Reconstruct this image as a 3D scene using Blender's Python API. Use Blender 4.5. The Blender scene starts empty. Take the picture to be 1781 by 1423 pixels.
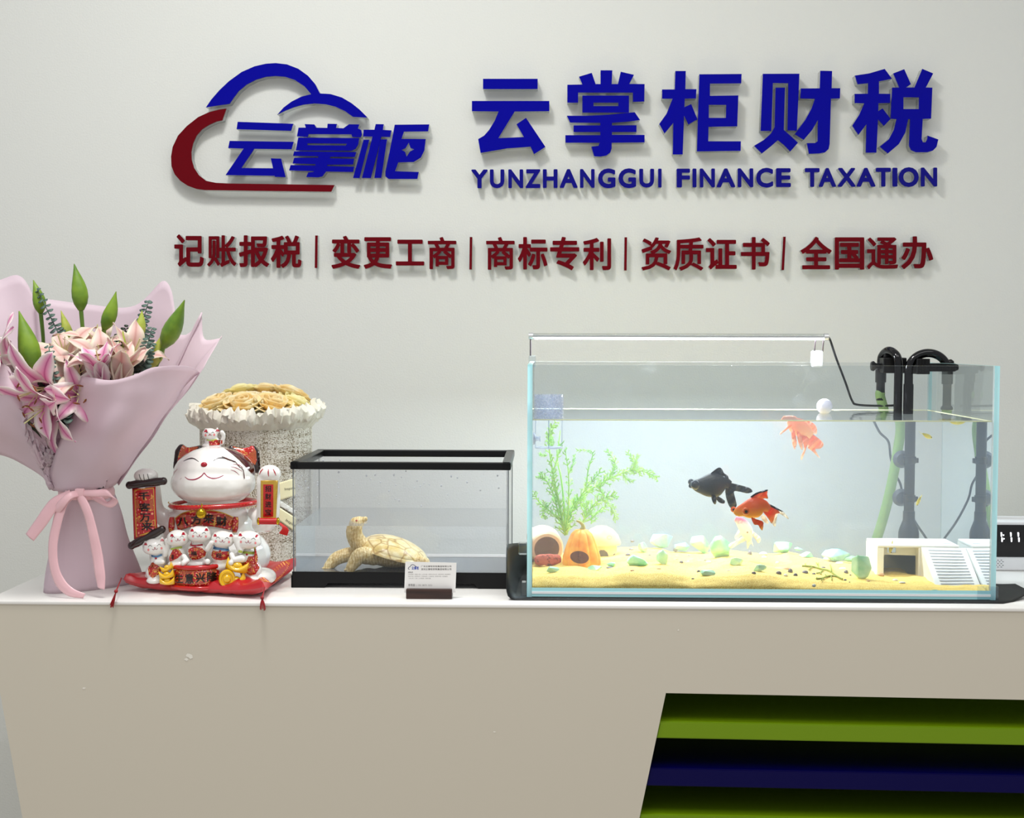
import bpy, bmesh, math, random
import numpy as np
from mathutils import Vector, Matrix, noise
from mathutils.bvhtree import BVHTree

SC = bpy.context.scene
COL = SC.collection
random.seed(7)
PI = math.pi

# ------------------------------------------------------------------ camera
FP = 2400.0                                   # focal length in pixels of the 1781 x 1423 frame
CP = Vector((0.0, -2.4, 1.5))
_yaw, _pit, _rol = math.radians(1.385), math.atan((711.5 - 596) / FP), 0.0025
_F0 = Vector((-math.sin(_yaw), math.cos(_yaw), 0)); _R0 = Vector((math.cos(_yaw), math.sin(_yaw), 0))
CF = _F0 * math.cos(_pit) - Vector((0, 0, 1)) * math.sin(_pit)
_U0 = _R0.cross(CF)
CR = _R0 * math.cos(_rol) + _U0 * math.sin(_rol)
CU = _U0 * math.cos(_rol) - _R0 * math.sin(_rol)
cam = bpy.data.cameras.new('camera'); cam.sensor_fit = 'HORIZONTAL'; cam.sensor_width = 36.0
cam.lens = 36.0 * FP / 1781; cam.clip_start = 0.05; cam.clip_end = 60
camo = bpy.data.objects.new('camera', cam); COL.objects.link(camo)
_m = Matrix.Identity(4)
for i in range(3):
    _m[i][0], _m[i][1], _m[i][2], _m[i][3] = CR[i], CU[i], -CF[i], CP[i]
camo.matrix_world = _m
SC.camera = camo

# ------------------------------------------------------------------ world, lamps, exposure
SC.view_settings.view_transform = 'Standard'; SC.view_settings.look = 'None'
SC.view_settings.exposure = 0.0; SC.view_settings.gamma = 1.0; SC.view_settings.use_curve_mapping = False
wd = bpy.data.worlds.new('room_light'); SC.world = wd; wd.use_nodes = True
wd.node_tree.nodes['Background'].inputs[0].default_value = (0.97, 0.98, 1.0, 1)
wd.node_tree.nodes['Background'].inputs[1].default_value = 0.58

def area(name, loc, target, sx, sy, power, col=(1, 1, 1), spread=180):
    l = bpy.data.lights.new(name, 'AREA'); l.shape = 'RECTANGLE'; l.size = sx; l.size_y = sy
    l.energy = power; l.color = col; l.spread = math.radians(spread)
    o = bpy.data.objects.new(name, l); COL.objects.link(o); o.location = loc
    o.rotation_euler = (Vector(target) - Vector(loc)).to_track_quat('-Z', 'Y').to_euler()
    return o
area('ceiling_lamp', (-0.55, -0.35, 3.3), (-0.55, -0.35, 0), 0.35, 0.35, 30, (1, 0.99, 0.97))
area('overhead_fill', (0.2, -1.3, 3.4), (0.2, -1.3, 0), 3.2, 1.2, 34, (1, 0.99, 0.97))  # large soft fill added overhead to brighten the room
SC.cycles.transparent_max_bounces = 32
SC.cycles.max_bounces = 14; SC.cycles.transmission_bounces = 10; SC.cycles.glossy_bounces = 6; SC.cycles.diffuse_bounces = 4
SC.cycles.volume_bounces = 1
SC.cycles.sample_clamp_indirect = 3.0
SC.cycles.blur_glossy = 0.5
AQ_DENS = 0.44                                 # haze of the aquarium water
LED_W = 13.5                                    # aquarium lamp

# ------------------------------------------------------------------ photo pixel -> point in the room
def ray(px, py):
    return (CF + CR * ((px - 890.5) / FP) - CU * ((py - 711.5) / FP))
def at(px, py, Y):
    d = ray(px, py); t = (Y - CP.y) / d.y
    return CP + d * t
def atz(px, py, Z):
    d = ray(px, py); t = (Z - CP.z) / d.z
    return CP + d * t
def sc(Y): return (Y - CP.y) / FP
def refr(px, py, Y, Yw):                       # the same through a flat water front at Yw
    d = ray(px, py).normalized(); p = CP + d * ((Yw - CP.y) / d.y)
    tx, tz = d.x / 1.33, d.z / 1.33
    ty = math.sqrt(1 - tx * tx - tz * tz)
    return p + Vector((tx, ty, tz)) * ((Y - Yw) / ty)
ZC = at(890, 1052, 0).z                        # height of the desk top
YW = 1.0                                       # back wall

# ------------------------------------------------------------------ materials
def lin(c):
    return tuple(((v / 255) / 12.92 if v / 255 <= 0.04045 else ((v / 255 + 0.055) / 1.055) ** 2.4) for v in c) + (1.0,)
def newmat(name):
    m = bpy.data.materials.new(name); m.use_nodes = True
    nt = m.node_tree; nt.nodes.clear()
    out = nt.nodes.new('ShaderNodeOutputMaterial')
    return m, nt, out
def nd(nt, kind, **kw):
    n = nt.nodes.new('ShaderNode' + kind)
    for k, v in kw.items():
        if k.startswith('i_'):
            key = k[2:]; key = int(key) if key.isdigit() else key.replace('_', ' ')
            n.inputs[key].default_value = v
        else: setattr(n, k, v)
    return n
def ramp(nt, stops, src, interp='LINEAR'):
    r = nt.nodes.new('ShaderNodeValToRGB'); r.color_ramp.interpolation = interp
    e = r.color_ramp.elements
    while len(e) < len(stops): e.new(0.5)
    for k, (p, c) in enumerate(stops): e[k].position = p; e[k].color = lin(c)
    nt.links.new(src, r.inputs[0]); return r
def mat(name, rgb, rough=0.5, metal=0.0, spec=0.5, coat=0.0, mottle=None, bump=None, transl=0.0, emit=None, sheen=0.0):
    """mottle = (scale, rgb2, lo, hi)   bump = (scale, strength)"""
    m, nt, out = newmat(name)
    b = nd(nt, 'BsdfPrincipled'); L = nt.links.new
    b.inputs['Base Color'].default_value = lin(rgb); b.inputs['Roughness'].default_value = rough
    b.inputs['Metallic'].default_value = metal; b.inputs['Specular IOR Level'].default_value = spec
    b.inputs['Coat Weight'].default_value = coat; b.inputs['Coat Roughness'].default_value = 0.05
    b.inputs['Sheen Weight'].default_value = sheen
    tc = nd(nt, 'TexCoord'); colsrc = None
    if mottle:
        n = nd(nt, 'TexNoise', i_Scale=mottle[0], i_Detail=4.0); L(tc.outputs['Object'], n.inputs['Vector'])
        r = ramp(nt, [(mottle[2], rgb), (mottle[3], mottle[1])], n.outputs[0]); colsrc = r.outputs[0]
        L(colsrc, b.inputs['Base Color'])
    if bump:
        n2 = nd(nt, 'TexNoise', i_Scale=bump[0], i_Detail=3.0); L(tc.outputs['Object'], n2.inputs['Vector'])
        bp = nd(nt, 'Bump', i_Strength=bump[1], i_Distance=0.002); L(n2.outputs[0], bp.inputs['Height']); L(bp.outputs[0], b.inputs['Normal'])
    if emit:
        b.inputs['Emission Color'].default_value = lin(emit[0]); b.inputs['Emission Strength'].default_value = emit[1]
    sh = b.outputs[0]
    if transl:
        t = nd(nt, 'BsdfTranslucent'); t.inputs[0].default_value = lin(rgb)
        if colsrc: L(colsrc, t.inputs[0])
        mx = nd(nt, 'MixShader', i_0=transl); L(sh, mx.inputs[1]); L(t.outputs[0], mx.inputs[2]); sh = mx.outputs[0]
    L(sh, out.inputs[0]); return m
def fres(nt, ior):
    """Fresnel of a thin sheet: the same value from either side"""
    g = nd(nt, 'NewGeometry'); a = nd(nt, 'Math', operation='MULTIPLY_ADD'); a.inputs[1].default_value = -2.0; a.inputs[2].default_value = 1.0
    p = nd(nt, 'Math', operation='POWER'); p.inputs[0].default_value = ior; f = nd(nt, 'Fresnel')
    nt.links.new(g.outputs['Backfacing'], a.inputs[0]); nt.links.new(a.outputs[0], p.inputs[1]); nt.links.new(p.outputs[0], f.inputs[0]); return f
def thin(name, tint=(255, 255, 255), ior=1.45, rough=0.0, veil=None, gain=1.0):
    """thin clear sheet: see-through with Fresnel reflection; veil = (scale, lo, hi, amount, rgb) adds dusty film"""
    m, nt, out = newmat(name); L = nt.links.new
    t = nd(nt, 'BsdfTransparent'); t.inputs[0].default_value = lin(tint)
    g = nd(nt, 'BsdfGlossy', i_Roughness=rough)
    f = fres(nt, ior); fo = f.outputs[0]
    if gain != 1.0:
        mu = nd(nt, 'Math', operation='MULTIPLY', use_clamp=True); mu.inputs[1].default_value = gain; L(fo, mu.inputs[0]); fo = mu.outputs[0]
    mx = nd(nt, 'MixShader'); L(fo, mx.inputs[0]); L(t.outputs[0], mx.inputs[1]); L(g.outputs[0], mx.inputs[2]); sh = mx.outputs[0]
    if veil:
        tc = nd(nt, 'TexCoord'); n = nd(nt, 'TexNoise', i_Scale=veil[0], i_Detail=8.0, i_Roughness=0.65); L(tc.outputs['Object'], n.inputs['Vector'])
        mr = nd(nt, 'MapRange'); mr.inputs[1].default_value = veil[1]; mr.inputs[2].default_value = veil[2]; mr.inputs[4].default_value = veil[3]
        L(n.outputs[0], mr.inputs[0])
        d = nd(nt, 'BsdfDiffuse'); d.inputs[0].default_value = lin(veil[4])
        m2 = nd(nt, 'MixShader'); L(mr.outputs[0], m2.inputs[0]); L(sh, m2.inputs[1]); L(d.outputs[0], m2.inputs[2]); sh = m2.outputs[0]
    L(sh, out.inputs[0]); return m

# ------------------------------------------------------------------ objects
WL = {}                                        # world location of every object built here
def tag(o, label=None, cat=None, group=None, kind=None):
    if label: o['label'] = label
    if cat: o['category'] = cat
    if group: o['group'] = group
    if kind: o['kind'] = kind
    return o
def thing(name, loc, label, cat, group=None):
    o = bpy.data.objects.new(name, None); COL.objects.link(o); o.location = loc
    o.empty_display_size = 0.02; WL[o.name] = Vector(loc)
    return tag(o, label, cat, group)
def put(name, me, mats, parent=None, smooth=True, loc=None, label=None):
    """me is a bmesh or mesh in world coordinates"""
    if isinstance(me, bmesh.types.BMesh):
        bm = me; me = bpy.data.meshes.new(name)
        bm.to_mesh(me); bm.free()
    me.name = name
    w = WL[parent.name] if parent else (Vector(loc) if loc is not None else None)
    if w is None:
        lo = Vector((1e9,) * 3); hi = Vector((-1e9,) * 3)
        for v in me.vertices:
            for k in range(3): lo[k] = min(lo[k], v.co[k]); hi[k] = max(hi[k], v.co[k])
        w = Vector(((lo.x + hi.x) / 2, (lo.y + hi.y) / 2, lo.z))
    me.transform(Matrix.Translation(-w))
    o = bpy.data.objects.new(name, me); COL.objects.link(o)
    for m in (mats if isinstance(mats, (list, tuple)) else [mats]): me.materials.append(m)
    if parent: o.parent = parent
    else: o.location = w
    WL[o.name] = w
    if smooth:
        me.polygons.foreach_set('use_smooth', [True] * len(me.polygons))
        try: me.set_sharp_from_angle(angle=math.radians(40))
        except Exception: pass
    if label: o['label'] = label
    return o

def solid(o, t, off=0.0):
    md = o.modifiers.new('thickness', 'SOLIDIFY'); md.thickness = t; md.offset = off; return o

# ------------------------------------------------------------------ shapes
def box(bm, lo, hi, bev=0.0, seg=2, M=None, mi=0):
    lo, hi = Vector(lo), Vector(hi)
    r = bmesh.ops.create_cube(bm, size=1.0)
    vs = r['verts']
    bmesh.ops.scale(bm, vec=hi - lo, verts=vs); bmesh.ops.translate(bm, vec=(lo + hi) / 2, verts=vs)
    fs = list({f for v in vs for f in v.link_faces})
    if bev:
        es = list({e for v in vs for e in v.link_edges})
        rr = bmesh.ops.bevel(bm, geom=es, offset=bev, segments=seg, affect='EDGES', profile=0.5)
        vs = list({v for f in rr['faces'] for v in f.verts} | {v for v in vs if v.is_valid})
        fs = list({f for v in vs for f in v.link_faces})
    if mi:
        for f in fs: f.material_index = mi
    if M is not None: bmesh.ops.transform(bm, matrix=M, verts=vs)
    return vs
def newbox(lo, hi, bev=0.0, seg=2, M=None):
    bm = bmesh.new(); box(bm, lo, hi, bev, seg, M); return bm
def crs(pts, n, closed=False):
    """Catmull-Rom through pts, n samples"""
    P = [Vector(p) for p in pts]
    if len(P) == 2 and not closed: return [P[0].lerp(P[1], i / (n - 1)) for i in range(n)]
    if closed: Q = [P[-1]] + P + [P[0], P[1]]; ns = len(P)
    else: Q = [P[0] * 2 - P[1]] + P + [P[-1] * 2 - P[-2]]; ns = len(P) - 1
    out = []
    for i in range(n):
        t = i / (n if closed else n - 1) * ns; k = min(int(t), ns - 1); u = t - k
        a, b, c, d = Q[k:k + 4]
        out.append(0.5 * ((2 * b) + (c - a) * u + (2 * a - 5 * b + 4 * c - d) * u * u + (3 * b - a - 3 * c + d) * u ** 3))
    return out
def grid(bm, rows, closed=False, mi=0, cap=False):
    nu, nv = len(rows), len(rows[0])
    V = [[bm.verts.new(p) for p in r] for r in rows]
    uv = bm.loops.layers.uv.verify()
    for i in range(nu - 1):
        for j in range(nv if closed else nv - 1):
            j2 = (j + 1) % nv
            f = bm.faces.new((V[i][j], V[i][j2], V[i + 1][j2], V[i + 1][j])); f.material_index = mi; f.smooth = True
            ja, jb = j / nv, (j + 1) / nv
            if not closed: ja, jb = j / (nv - 1), (j + 1) / (nv - 1)
            for l, c in zip(f.loops, ((ja, i / (nu - 1)), (jb, i / (nu - 1)), (jb, (i + 1) / (nu - 1)), (ja, (i + 1) / (nu - 1)))): l[uv].uv = c
    if cap and closed:
        bm.faces.new(V[0][::-1]).material_index = mi; bm.faces.new(V[-1]).material_index = mi
    return V
def loft(bm, curves, nu=16, nv=24, wob=0.0, wsc=20.0, closed=False, seed=0):
    C2 = [crs(c, nu) for c in curves]
    rows = [crs([c[i] for c in C2], nv, closed) for i in range(nu)]
    if wob:
        for i, r in enumerate(rows):
            for j in range(nv):
                p = r[j]; a = rows[min(i + 1, nu - 1)][j] - rows[max(i - 1, 0)][j]; b = r[min(j + 1, nv - 1)] - r[max(j - 1, 0)]
                n = a.cross(b)
                if n.length > 1e-9: n.normalize()
                r[j] = p + n * wob * noise.noise(p * wsc + Vector((seed, seed * 2, 0)))
    return grid(bm, rows, closed)
def frames(P):
    T = []
    for i in range(len(P)):
        d = P[min(i + 1, len(P) - 1)] - P[max(i - 1, 0)]
        T.append(d.normalized() if d.length > 1e-9 else Vector((0, 0, 1)))
    a = Vector((0, 0, 1)) if abs(T[0].z) < 0.9 else Vector((1, 0, 0))
    N = [(a - T[0] * a.dot(T[0])).normalized()]
    for i in range(1, len(P)):
        n = N[-1] - T[i] * N[-1].dot(T[i]); N.append(n.normalized() if n.length > 1e-6 else N[-1])
    return T, N
def tube(bm, pts, rad, seg=8, n=None, mod=None, mi=0, flat=1.0):
    """rad: number, list (interpolated) ; mod(theta) scales the radius"""
    P = crs(pts, n) if n else [Vector(p) for p in pts]
    T, N = frames(P); rows = []
    for i, p in enumerate(P):
        t = i / max(1, len(P) - 1)
        if callable(rad): r = rad(t)
        elif isinstance(rad, (list, tuple)):
            x = t * (len(rad) - 1); k = min(int(x), len(rad) - 2); r = rad[k] + (rad[k + 1] - rad[k]) * (x - k)
        else: r = rad
        B = T[i].cross(N[i])
        rows.append([p + (N[i] * math.cos(a) + B * math.sin(a) * flat) * r * (mod(a) if mod else 1) for a in [2 * PI * k / seg for k in range(seg)]])
    return grid(bm, rows, True, mi, True)
def lathe(bm, prof, c, seg=32, axis=None, sx=1.0, sy=1.0, mod=None, mi=0, cap=True):
    """prof [(r, h)], c centre; axis = rotation matrix (3x3) or None for vertical"""
    rows = []
    for (r, h) in prof:
        row = []
        for k in range(seg):
            a = 2 * PI * k / seg; q = r * (mod(a, h) if mod else 1)
            v = Vector((q * math.cos(a) * sx, q * math.sin(a) * sy, h))
            if axis is not None: v = axis @ v
            row.append(Vector(c) + v)
        rows.append(row)
    return grid(bm, rows, True, mi, cap)
def ball(bm, c, r, seg=16, M=None):
    """ellipsoid; r number or triple"""
    r = (r, r, r) if not isinstance(r, (tuple, list, Vector)) else r
    vs = bmesh.ops.create_uvsphere(bm, u_segments=seg, v_segments=max(6, seg // 2), radius=1.0)['verts']
    bmesh.ops.scale(bm, vec=r, verts=vs)
    if M is not None: bmesh.ops.transform(bm, matrix=M, verts=vs)
    bmesh.ops.translate(bm, vec=c, verts=vs)
    for v in vs:
        for f in v.link_faces: f.smooth = True
    return vs
def blob(build, voxel, smooth=4):
    """union of overlapping closed shapes, remeshed into one continuous skin"""
    bm = bmesh.new(); build(bm)
    bmesh.ops.recalc_face_normals(bm, faces=bm.faces)
    me = bpy.data.meshes.new('tmp'); bm.to_mesh(me); bm.free()
    o = bpy.data.objects.new('tmp', me); COL.objects.link(o)
    r = o.modifiers.new('r', 'REMESH'); r.mode = 'VOXEL'; r.voxel_size = voxel
    s = o.modifiers.new('s', 'SMOOTH'); s.iterations = smooth; s.factor = 0.5
    dg = bpy.context.evaluated_depsgraph_get(); dg.update()
    res = bpy.data.meshes.new_from_object(o.evaluated_get(dg), depsgraph=dg)
    bpy.data.objects.remove(o); bpy.data.meshes.remove(me)
    return res
def bvh_of(me):
    return BVHTree.FromPolygons([v.co.copy() for v in me.vertices], [tuple(p.vertices) for p in me.polygons])

# ------------------------------------------------------------------ outlines and lettering
def curve_mesh(contours, depth=0.0):
    """closed 2D contours (holes included) -> filled mesh in the xy plane, z from 0 to depth"""
    cu = bpy.data.curves.new('tmp', 'CURVE'); cu.dimensions = '2D'; cu.fill_mode = 'BOTH'; cu.extrude = depth / 2
    for c in contours:
        s = cu.splines.new('POLY'); s.points.add(len(c) - 1); s.use_cyclic_u = True
        for p, q in zip(s.points, c): p.co = (q[0], q[1], 0, 1)
    o = bpy.data.objects.new('tmp', cu); COL.objects.link(o)
    dg = bpy.context.evaluated_depsgraph_get(); dg.update()
    me = bpy.data.meshes.new_from_object(o.evaluated_get(dg), depsgraph=dg)
    bpy.data.objects.remove(o); bpy.data.curves.remove(cu)
    if depth: me.transform(Matrix.Translation((0, 0, depth / 2)))
    return me
def font_mesh(s):
    cu = bpy.data.curves.new('tmp', 'FONT'); cu.body = s; cu.size = 1.0; cu.resolution_u = 4
    o = bpy.data.objects.new('tmp', cu); COL.objects.link(o)
    dg = bpy.context.evaluated_depsgraph_get(); dg.update()
    me = bpy.data.meshes.new_from_object(o.evaluated_get(dg), depsgraph=dg)
    bpy.data.objects.remove(o); bpy.data.curves.remove(cu)
    return me
def simplify(P, tol):
    def dp(a, b):
        if b <= a + 1: return []
        p, q = P[a], P[b]; d = q - p; n = np.hypot(*d)
        s = P[a + 1:b] - p
        dist = np.abs(s[:, 0] * d[1] - s[:, 1] * d[0]) / n if n > 1e-9 else np.hypot(s[:, 0], s[:, 1])
        k = int(dist.argmax())
        if dist[k] < tol: return []
        k += a + 1
        return dp(a, k) + [k] + dp(k, b)
    h = len(P) // 2
    idx = [0] + dp(0, h) + [h] + dp(h, len(P) - 1)
    return P[idx]
_gl = {}
def glyph(ch, r=0.0, N=150):
    """outline of one character, thickened by r em: list of closed contours"""
    if (ch, r) in _gl: return _gl[(ch, r)]
    me = font_mesh(ch)
    cnt = {}
    for p in me.polygons:
        vs = list(p.vertices)
        for a, b in zip(vs, vs[1:] + vs[:1]):
            k = (min(a, b), max(a, b)); cnt[k] = cnt.get(k, 0) + 1
    co = np.array([v.co[:2] for v in me.vertices])
    # weld by position so shared outline vertices match
    seg = np.array([(co[a], co[b]) for (a, b), c in cnt.items() if c == 1])
    lo = co.min(0) - 0.05; hi = co.max(0) + 0.05; st = (hi - lo).max() / N
    nx, ny = int((hi[0] - lo[0]) / st) + 2, int((hi[1] - lo[1]) / st) + 2
    X, Y = np.meshgrid(lo[0] + st * np.arange(nx), lo[1] + st * np.arange(ny), indexing='ij')
    D = np.full(X.shape, 9.0); ins = np.zeros(X.shape, bool)
    for (a, b) in seg:
        d = b - a; l2 = d @ d
        if l2 < 1e-12: continue
        t = np.clip(((X - a[0]) * d[0] + (Y - a[1]) * d[1]) / l2, 0, 1)
        D = np.minimum(D, np.hypot(X - a[0] - t * d[0], Y - a[1] - t * d[1]))
        if abs(d[1]) > 1e-9:
            ins ^= ((a[1] > Y) != (b[1] > Y)) & (X < a[0] + (Y - a[1]) * d[0] / d[1])
    Fv = np.where(ins, -D, D) - r + 1e-7
    S = {}
    def ip(i, j, k, l):
        u = Fv[i, j] / (Fv[i, j] - Fv[k, l]); return (i + (k - i) * u, j + (l - j) * u)
    ng = Fv < 0; mixed = np.argwhere((ng[:-1, :-1].astype(int) + ng[1:, :-1] + ng[1:, 1:] + ng[:-1, 1:]) % 4 != 0)
    for i, j in mixed:
        c = [(i, j), (i + 1, j), (i + 1, j + 1), (i, j + 1)]; s = [ng[q] for q in c]
        cr = [q for q in range(4) if s[q] != s[(q + 1) % 4]]
        def E(q):
            a, b = sorted((c[q], c[(q + 1) % 4])); return (a, b)
        st_ = [q for q in cr if s[q]]           # inside -> outside
        en_ = [q for q in cr if not s[q]]
        for q in st_:
            e = min(en_, key=lambda z: (z - q) % 4)
            S[E(q)] = E(e)
    out = []
    while S:
        k0 = next(iter(S)); k = k0; L = []
        while k in S:
            L.append(ip(*k[0], *k[1])); k = S.pop(k)
        if len(L) > 5:
            P = np.array(L) * st + lo
            out.append([tuple(p) for p in simplify(P, st * 0.3)])
    _gl[(ch, r)] = out
    return out
def fit(contours, x0, y0, x1, y1):
    """scale contours into a pixel box; pixel y runs down"""
    A = np.array([p for c in contours for p in c]); lo, hi = A.min(0), A.max(0)
    f = lambda p: (x0 + (p[0] - lo[0]) / (hi[0] - lo[0]) * (x1 - x0), y1 - (p[1] - lo[1]) / (hi[1] - lo[1]) * (y1 - y0))
    return [[f(p) for p in c] for c in contours]

def fill_px(contours, res):
    """filled, evenly subdivided bmesh in pixel space (x, y, 0)"""
    me = curve_mesh(contours); bm = bmesh.new(); bm.from_mesh(me); bpy.data.meshes.remove(me)
    bmesh.ops.remove_doubles(bm, verts=bm.verts, dist=1e-4)
    for _ in range(6):
        es = [e for e in bm.edges if e.calc_length() > res]
        if not es: break
        bmesh.ops.subdivide_edges(bm, edges=es, cuts=1)
        bmesh.ops.triangulate(bm, faces=bm.faces)
    return bm
def decal(contours, bvh, off=0.0004, res=4.0, Yd=0.1):
    """painted or applied shape: pixel outlines laid onto the surface behind them"""
    bm = fill_px(contours, res)
    for v in bm.verts:
        d = ray(v.co.x, v.co.y).normalized()
        h = bvh.ray_cast(CP, d)
        if h[0] is None:
            q = at(v.co.x, v.co.y, Yd); n = bvh.find_nearest(q); v.co = n[0] + (CP - n[0]).normalized() * off
        else: v.co = h[0] - d * off
    return bm
def strip_px(pts, w):
    """outline of a stroke through pixel points, width w (number or list)"""
    P = crs([(p[0], p[1], 0) for p in pts], max(8, 5 * len(pts))); L, R = [], []
    for i, p in enumerate(P):
        d = (P[min(i + 1, len(P) - 1)] - P[max(i - 1, 0)]).normalized(); n = Vector((-d.y, d.x, 0))
        t = i / (len(P) - 1)
        ww = w if not isinstance(w, (list, tuple)) else (w[0] * (1 - 2 * t) + w[1] * 2 * t if t < .5 else w[1] * (2 - 2 * t) + w[2] * (2 * t - 1))
        L.append((p + n * ww / 2)[:2]); R.append((p - n * ww / 2)[:2])
    return [L + R[::-1]]
def disc_px(cx, cy, rx, ry=None, n=20, rot=0.0):
    ry = ry or rx; c, s = math.cos(rot), math.sin(rot)
    return [[(cx + rx * math.cos(a) * c - ry * math.sin(a) * s, cy + rx * math.cos(a) * s + ry * math.sin(a) * c) for a in [2 * PI * k / n for k in range(n)]]]
def poly_sheet(contours, mapf, res, Yf):
    bm = fill_px(contours, res)
    for v in bm.verts: v.co = mapf(v.co.x, v.co.y, Yf(v.co.x, v.co.y))
    return bm
def merge(bm, other):
    me = bpy.data.meshes.new('t'); other.to_mesh(me); other.free(); bm.from_mesh(me); bpy.data.meshes.remove(me)
# ================================================================== the setting
M_wall = mat('wall_paint', (211, 213, 208), 0.75, spec=0.25, bump=(220, 0.25))
bm = newbox((-3.2, YW, 0), (3.2, YW + 0.1, 3.4)); tag(put('wall_back', bm, M_wall, smooth=False), kind='structure')
M_floor = mat('floor_tile', (196, 186, 170), 0.35, mottle=(3, (186, 176, 160), .4, .6))
bm = newbox((-3.2, -4.0, -0.05), (3.2, YW, 0)); tag(put('floor', bm, M_floor, smooth=False), kind='structure')

# ------------------------------------------------------------------ reception desk
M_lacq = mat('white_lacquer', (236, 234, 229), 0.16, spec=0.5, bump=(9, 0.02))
M_front = mat('shaded_front_lacquer', (207, 200, 184), 0.32, spec=0.4, bump=(7, 0.03))  # same white lacquer; its shade and warm bounce are put into the colour
desk = thing('reception_desk', (0, 0.3, 0), 'long white lacquered reception desk carrying the two tanks and flowers, striped at lower right', 'reception desk')
XL, XR, YB = at(-29, 1046, 0).x, 1.6, 0.72
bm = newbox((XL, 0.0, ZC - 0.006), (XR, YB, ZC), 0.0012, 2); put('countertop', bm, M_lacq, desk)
# front: sloping left end, opening for the coloured slats
def fz(py): return at(1140, py, 0.004).z
zt, slope = fz(1205), -0.0105
op = lambda z: at(1158, 1205, 0.004).x + (at(1112, 1423, 0.004).x - at(1158, 1205, 0.004).x) * (zt - z) / (zt - fz(1423))
lx = lambda z: XL + (at(38, 1423, 0.004).x - XL) * (ZC - z) / (ZC - fz(1423))
bm = bmesh.new(); y0, y1 = 0.002, 0.022
def quad(p):
    n = len(p); a = [bm.verts.new((x, y0, z)) for x, z in p]; b = [bm.verts.new((x, y1, z)) for x, z in p]
    bm.faces.new(a[::-1]); bm.faces.new(b)
    for i in range(n): bm.faces.new((a[i], a[(i + 1) % n], b[(i + 1) % n], b[i]))
zl = 0.32
xo = op(zt); zr = zt + slope * (XR - xo)
quad([(lx(zt), zt), (xo, zt), (XR, zr), (XR, ZC - 0.0062), (XL, ZC - 0.0062)])
quad([(lx(zl), zl), (op(zl), zl), (xo, zt), (lx(zt), zt)])
quad([(lx(0.0), 0.0), (XR, 0.0), (XR, zl + slope), (op(zl), zl), (lx(zl), zl)])
bmesh.ops.remove_doubles(bm, verts=bm.verts, dist=1e-5)
bmesh.ops.recalc_face_normals(bm, faces=bm.faces)
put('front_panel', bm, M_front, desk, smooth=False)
# carcass behind: left end, back
bm = bmesh.new()
for (z_a, z_b) in ((0.0, ZC - 0.0062),):
    v = [bm.verts.new(p) for p in ((lx(z_a), y1, z_a), (XL, y1, z_b), (XL, YB, z_b), (lx(z_a), YB, z_a),
                                   (lx(z_a) + .02, y1, z_a), (XL + .02, y1, z_b), (XL + .02, YB, z_b), (lx(z_a) + .02, YB, z_a))]
    for q in ((0, 1, 2, 3), (7, 6, 5, 4), (0, 4, 5, 1), (1, 5, 6, 2), (2, 6, 7, 3), (3, 7, 4, 0)): bm.faces.new([v[k] for k in q])
bmesh.ops.recalc_face_normals(bm, faces=bm.faces)
put('side_panel', bm, M_front, desk, smooth=False)
M_green = mat('lime_lacquer', (112, 144, 8), 0.3, spec=0.3)
M_navy = mat('navy_lacquer', (2, 0, 66), 0.25, spec=0.15)
bm = newbox((-0.2, 0.30, 0.05), (XR, 0.315, ZC - 0.0065)); put('recess_back', bm, M_green, desk, smooth=False)
rc = random.Random(4); M_chip = mat('chipped_lacquer', (232, 228, 216), .6)
for (px, py, r) in ((330, 1141, 7), (324, 1147, 4), (146, 1197, 3), (860, 1273, 2.5), (1180, 1096, 2)):
    q = at(px, py, .002); bm = bmesh.new(); bm.faces.new([bm.verts.new((q.x + r * .001 * rc.uniform(.6, 1.2) * math.cos(a), .0016, q.z + r * .0007 * rc.uniform(.5, 1.2) * math.sin(a))) for a in [2 * PI * k / 9 for k in range(9)]][::-1])
    put('paint_chip', bm, M_chip, desk, False)
# slats: each a deep shelf with a flush front face
for k, (ya, yb, m) in enumerate(((1255, 1284, M_green), (1336, 1367, M_navy), (1417, 1450, M_green), (1500, 1530, M_navy), (1583, 1613, M_green))):
    za, zb = fz(ya), fz(yb); bm = bmesh.new()
    xs = [(op(za) + .0005, za), (XR, za + slope * (XR - op(za))), (XR, zb + slope * (XR - op(zb))), (op(zb) + .0005, zb)]
    a = [bm.verts.new((x, 0.004, z)) for x, z in xs]; b = [bm.verts.new((x, 0.30, z - .0)) for x, z in xs]
    bm.faces.new(a[::-1]); bm.faces.new(b)
    for i in range(4): bm.faces.new((a[i], a[(i + 1) % 4], b[(i + 1) % 4], b[i]))
    bmesh.ops.bevel(bm, geom=[e for e in bm.edges if abs(e.verts[0].co.y - 0.004) < 1e-4 and abs(e.verts[1].co.y - 0.004) < 1e-4], offset=0.0015, segments=2, affect='EDGES')
    bmesh.ops.recalc_face_normals(bm, faces=bm.faces)
    put('slat', bm, m, desk, smooth=False, label='lime green slat' if m is M_green else 'navy blue slat')

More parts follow.
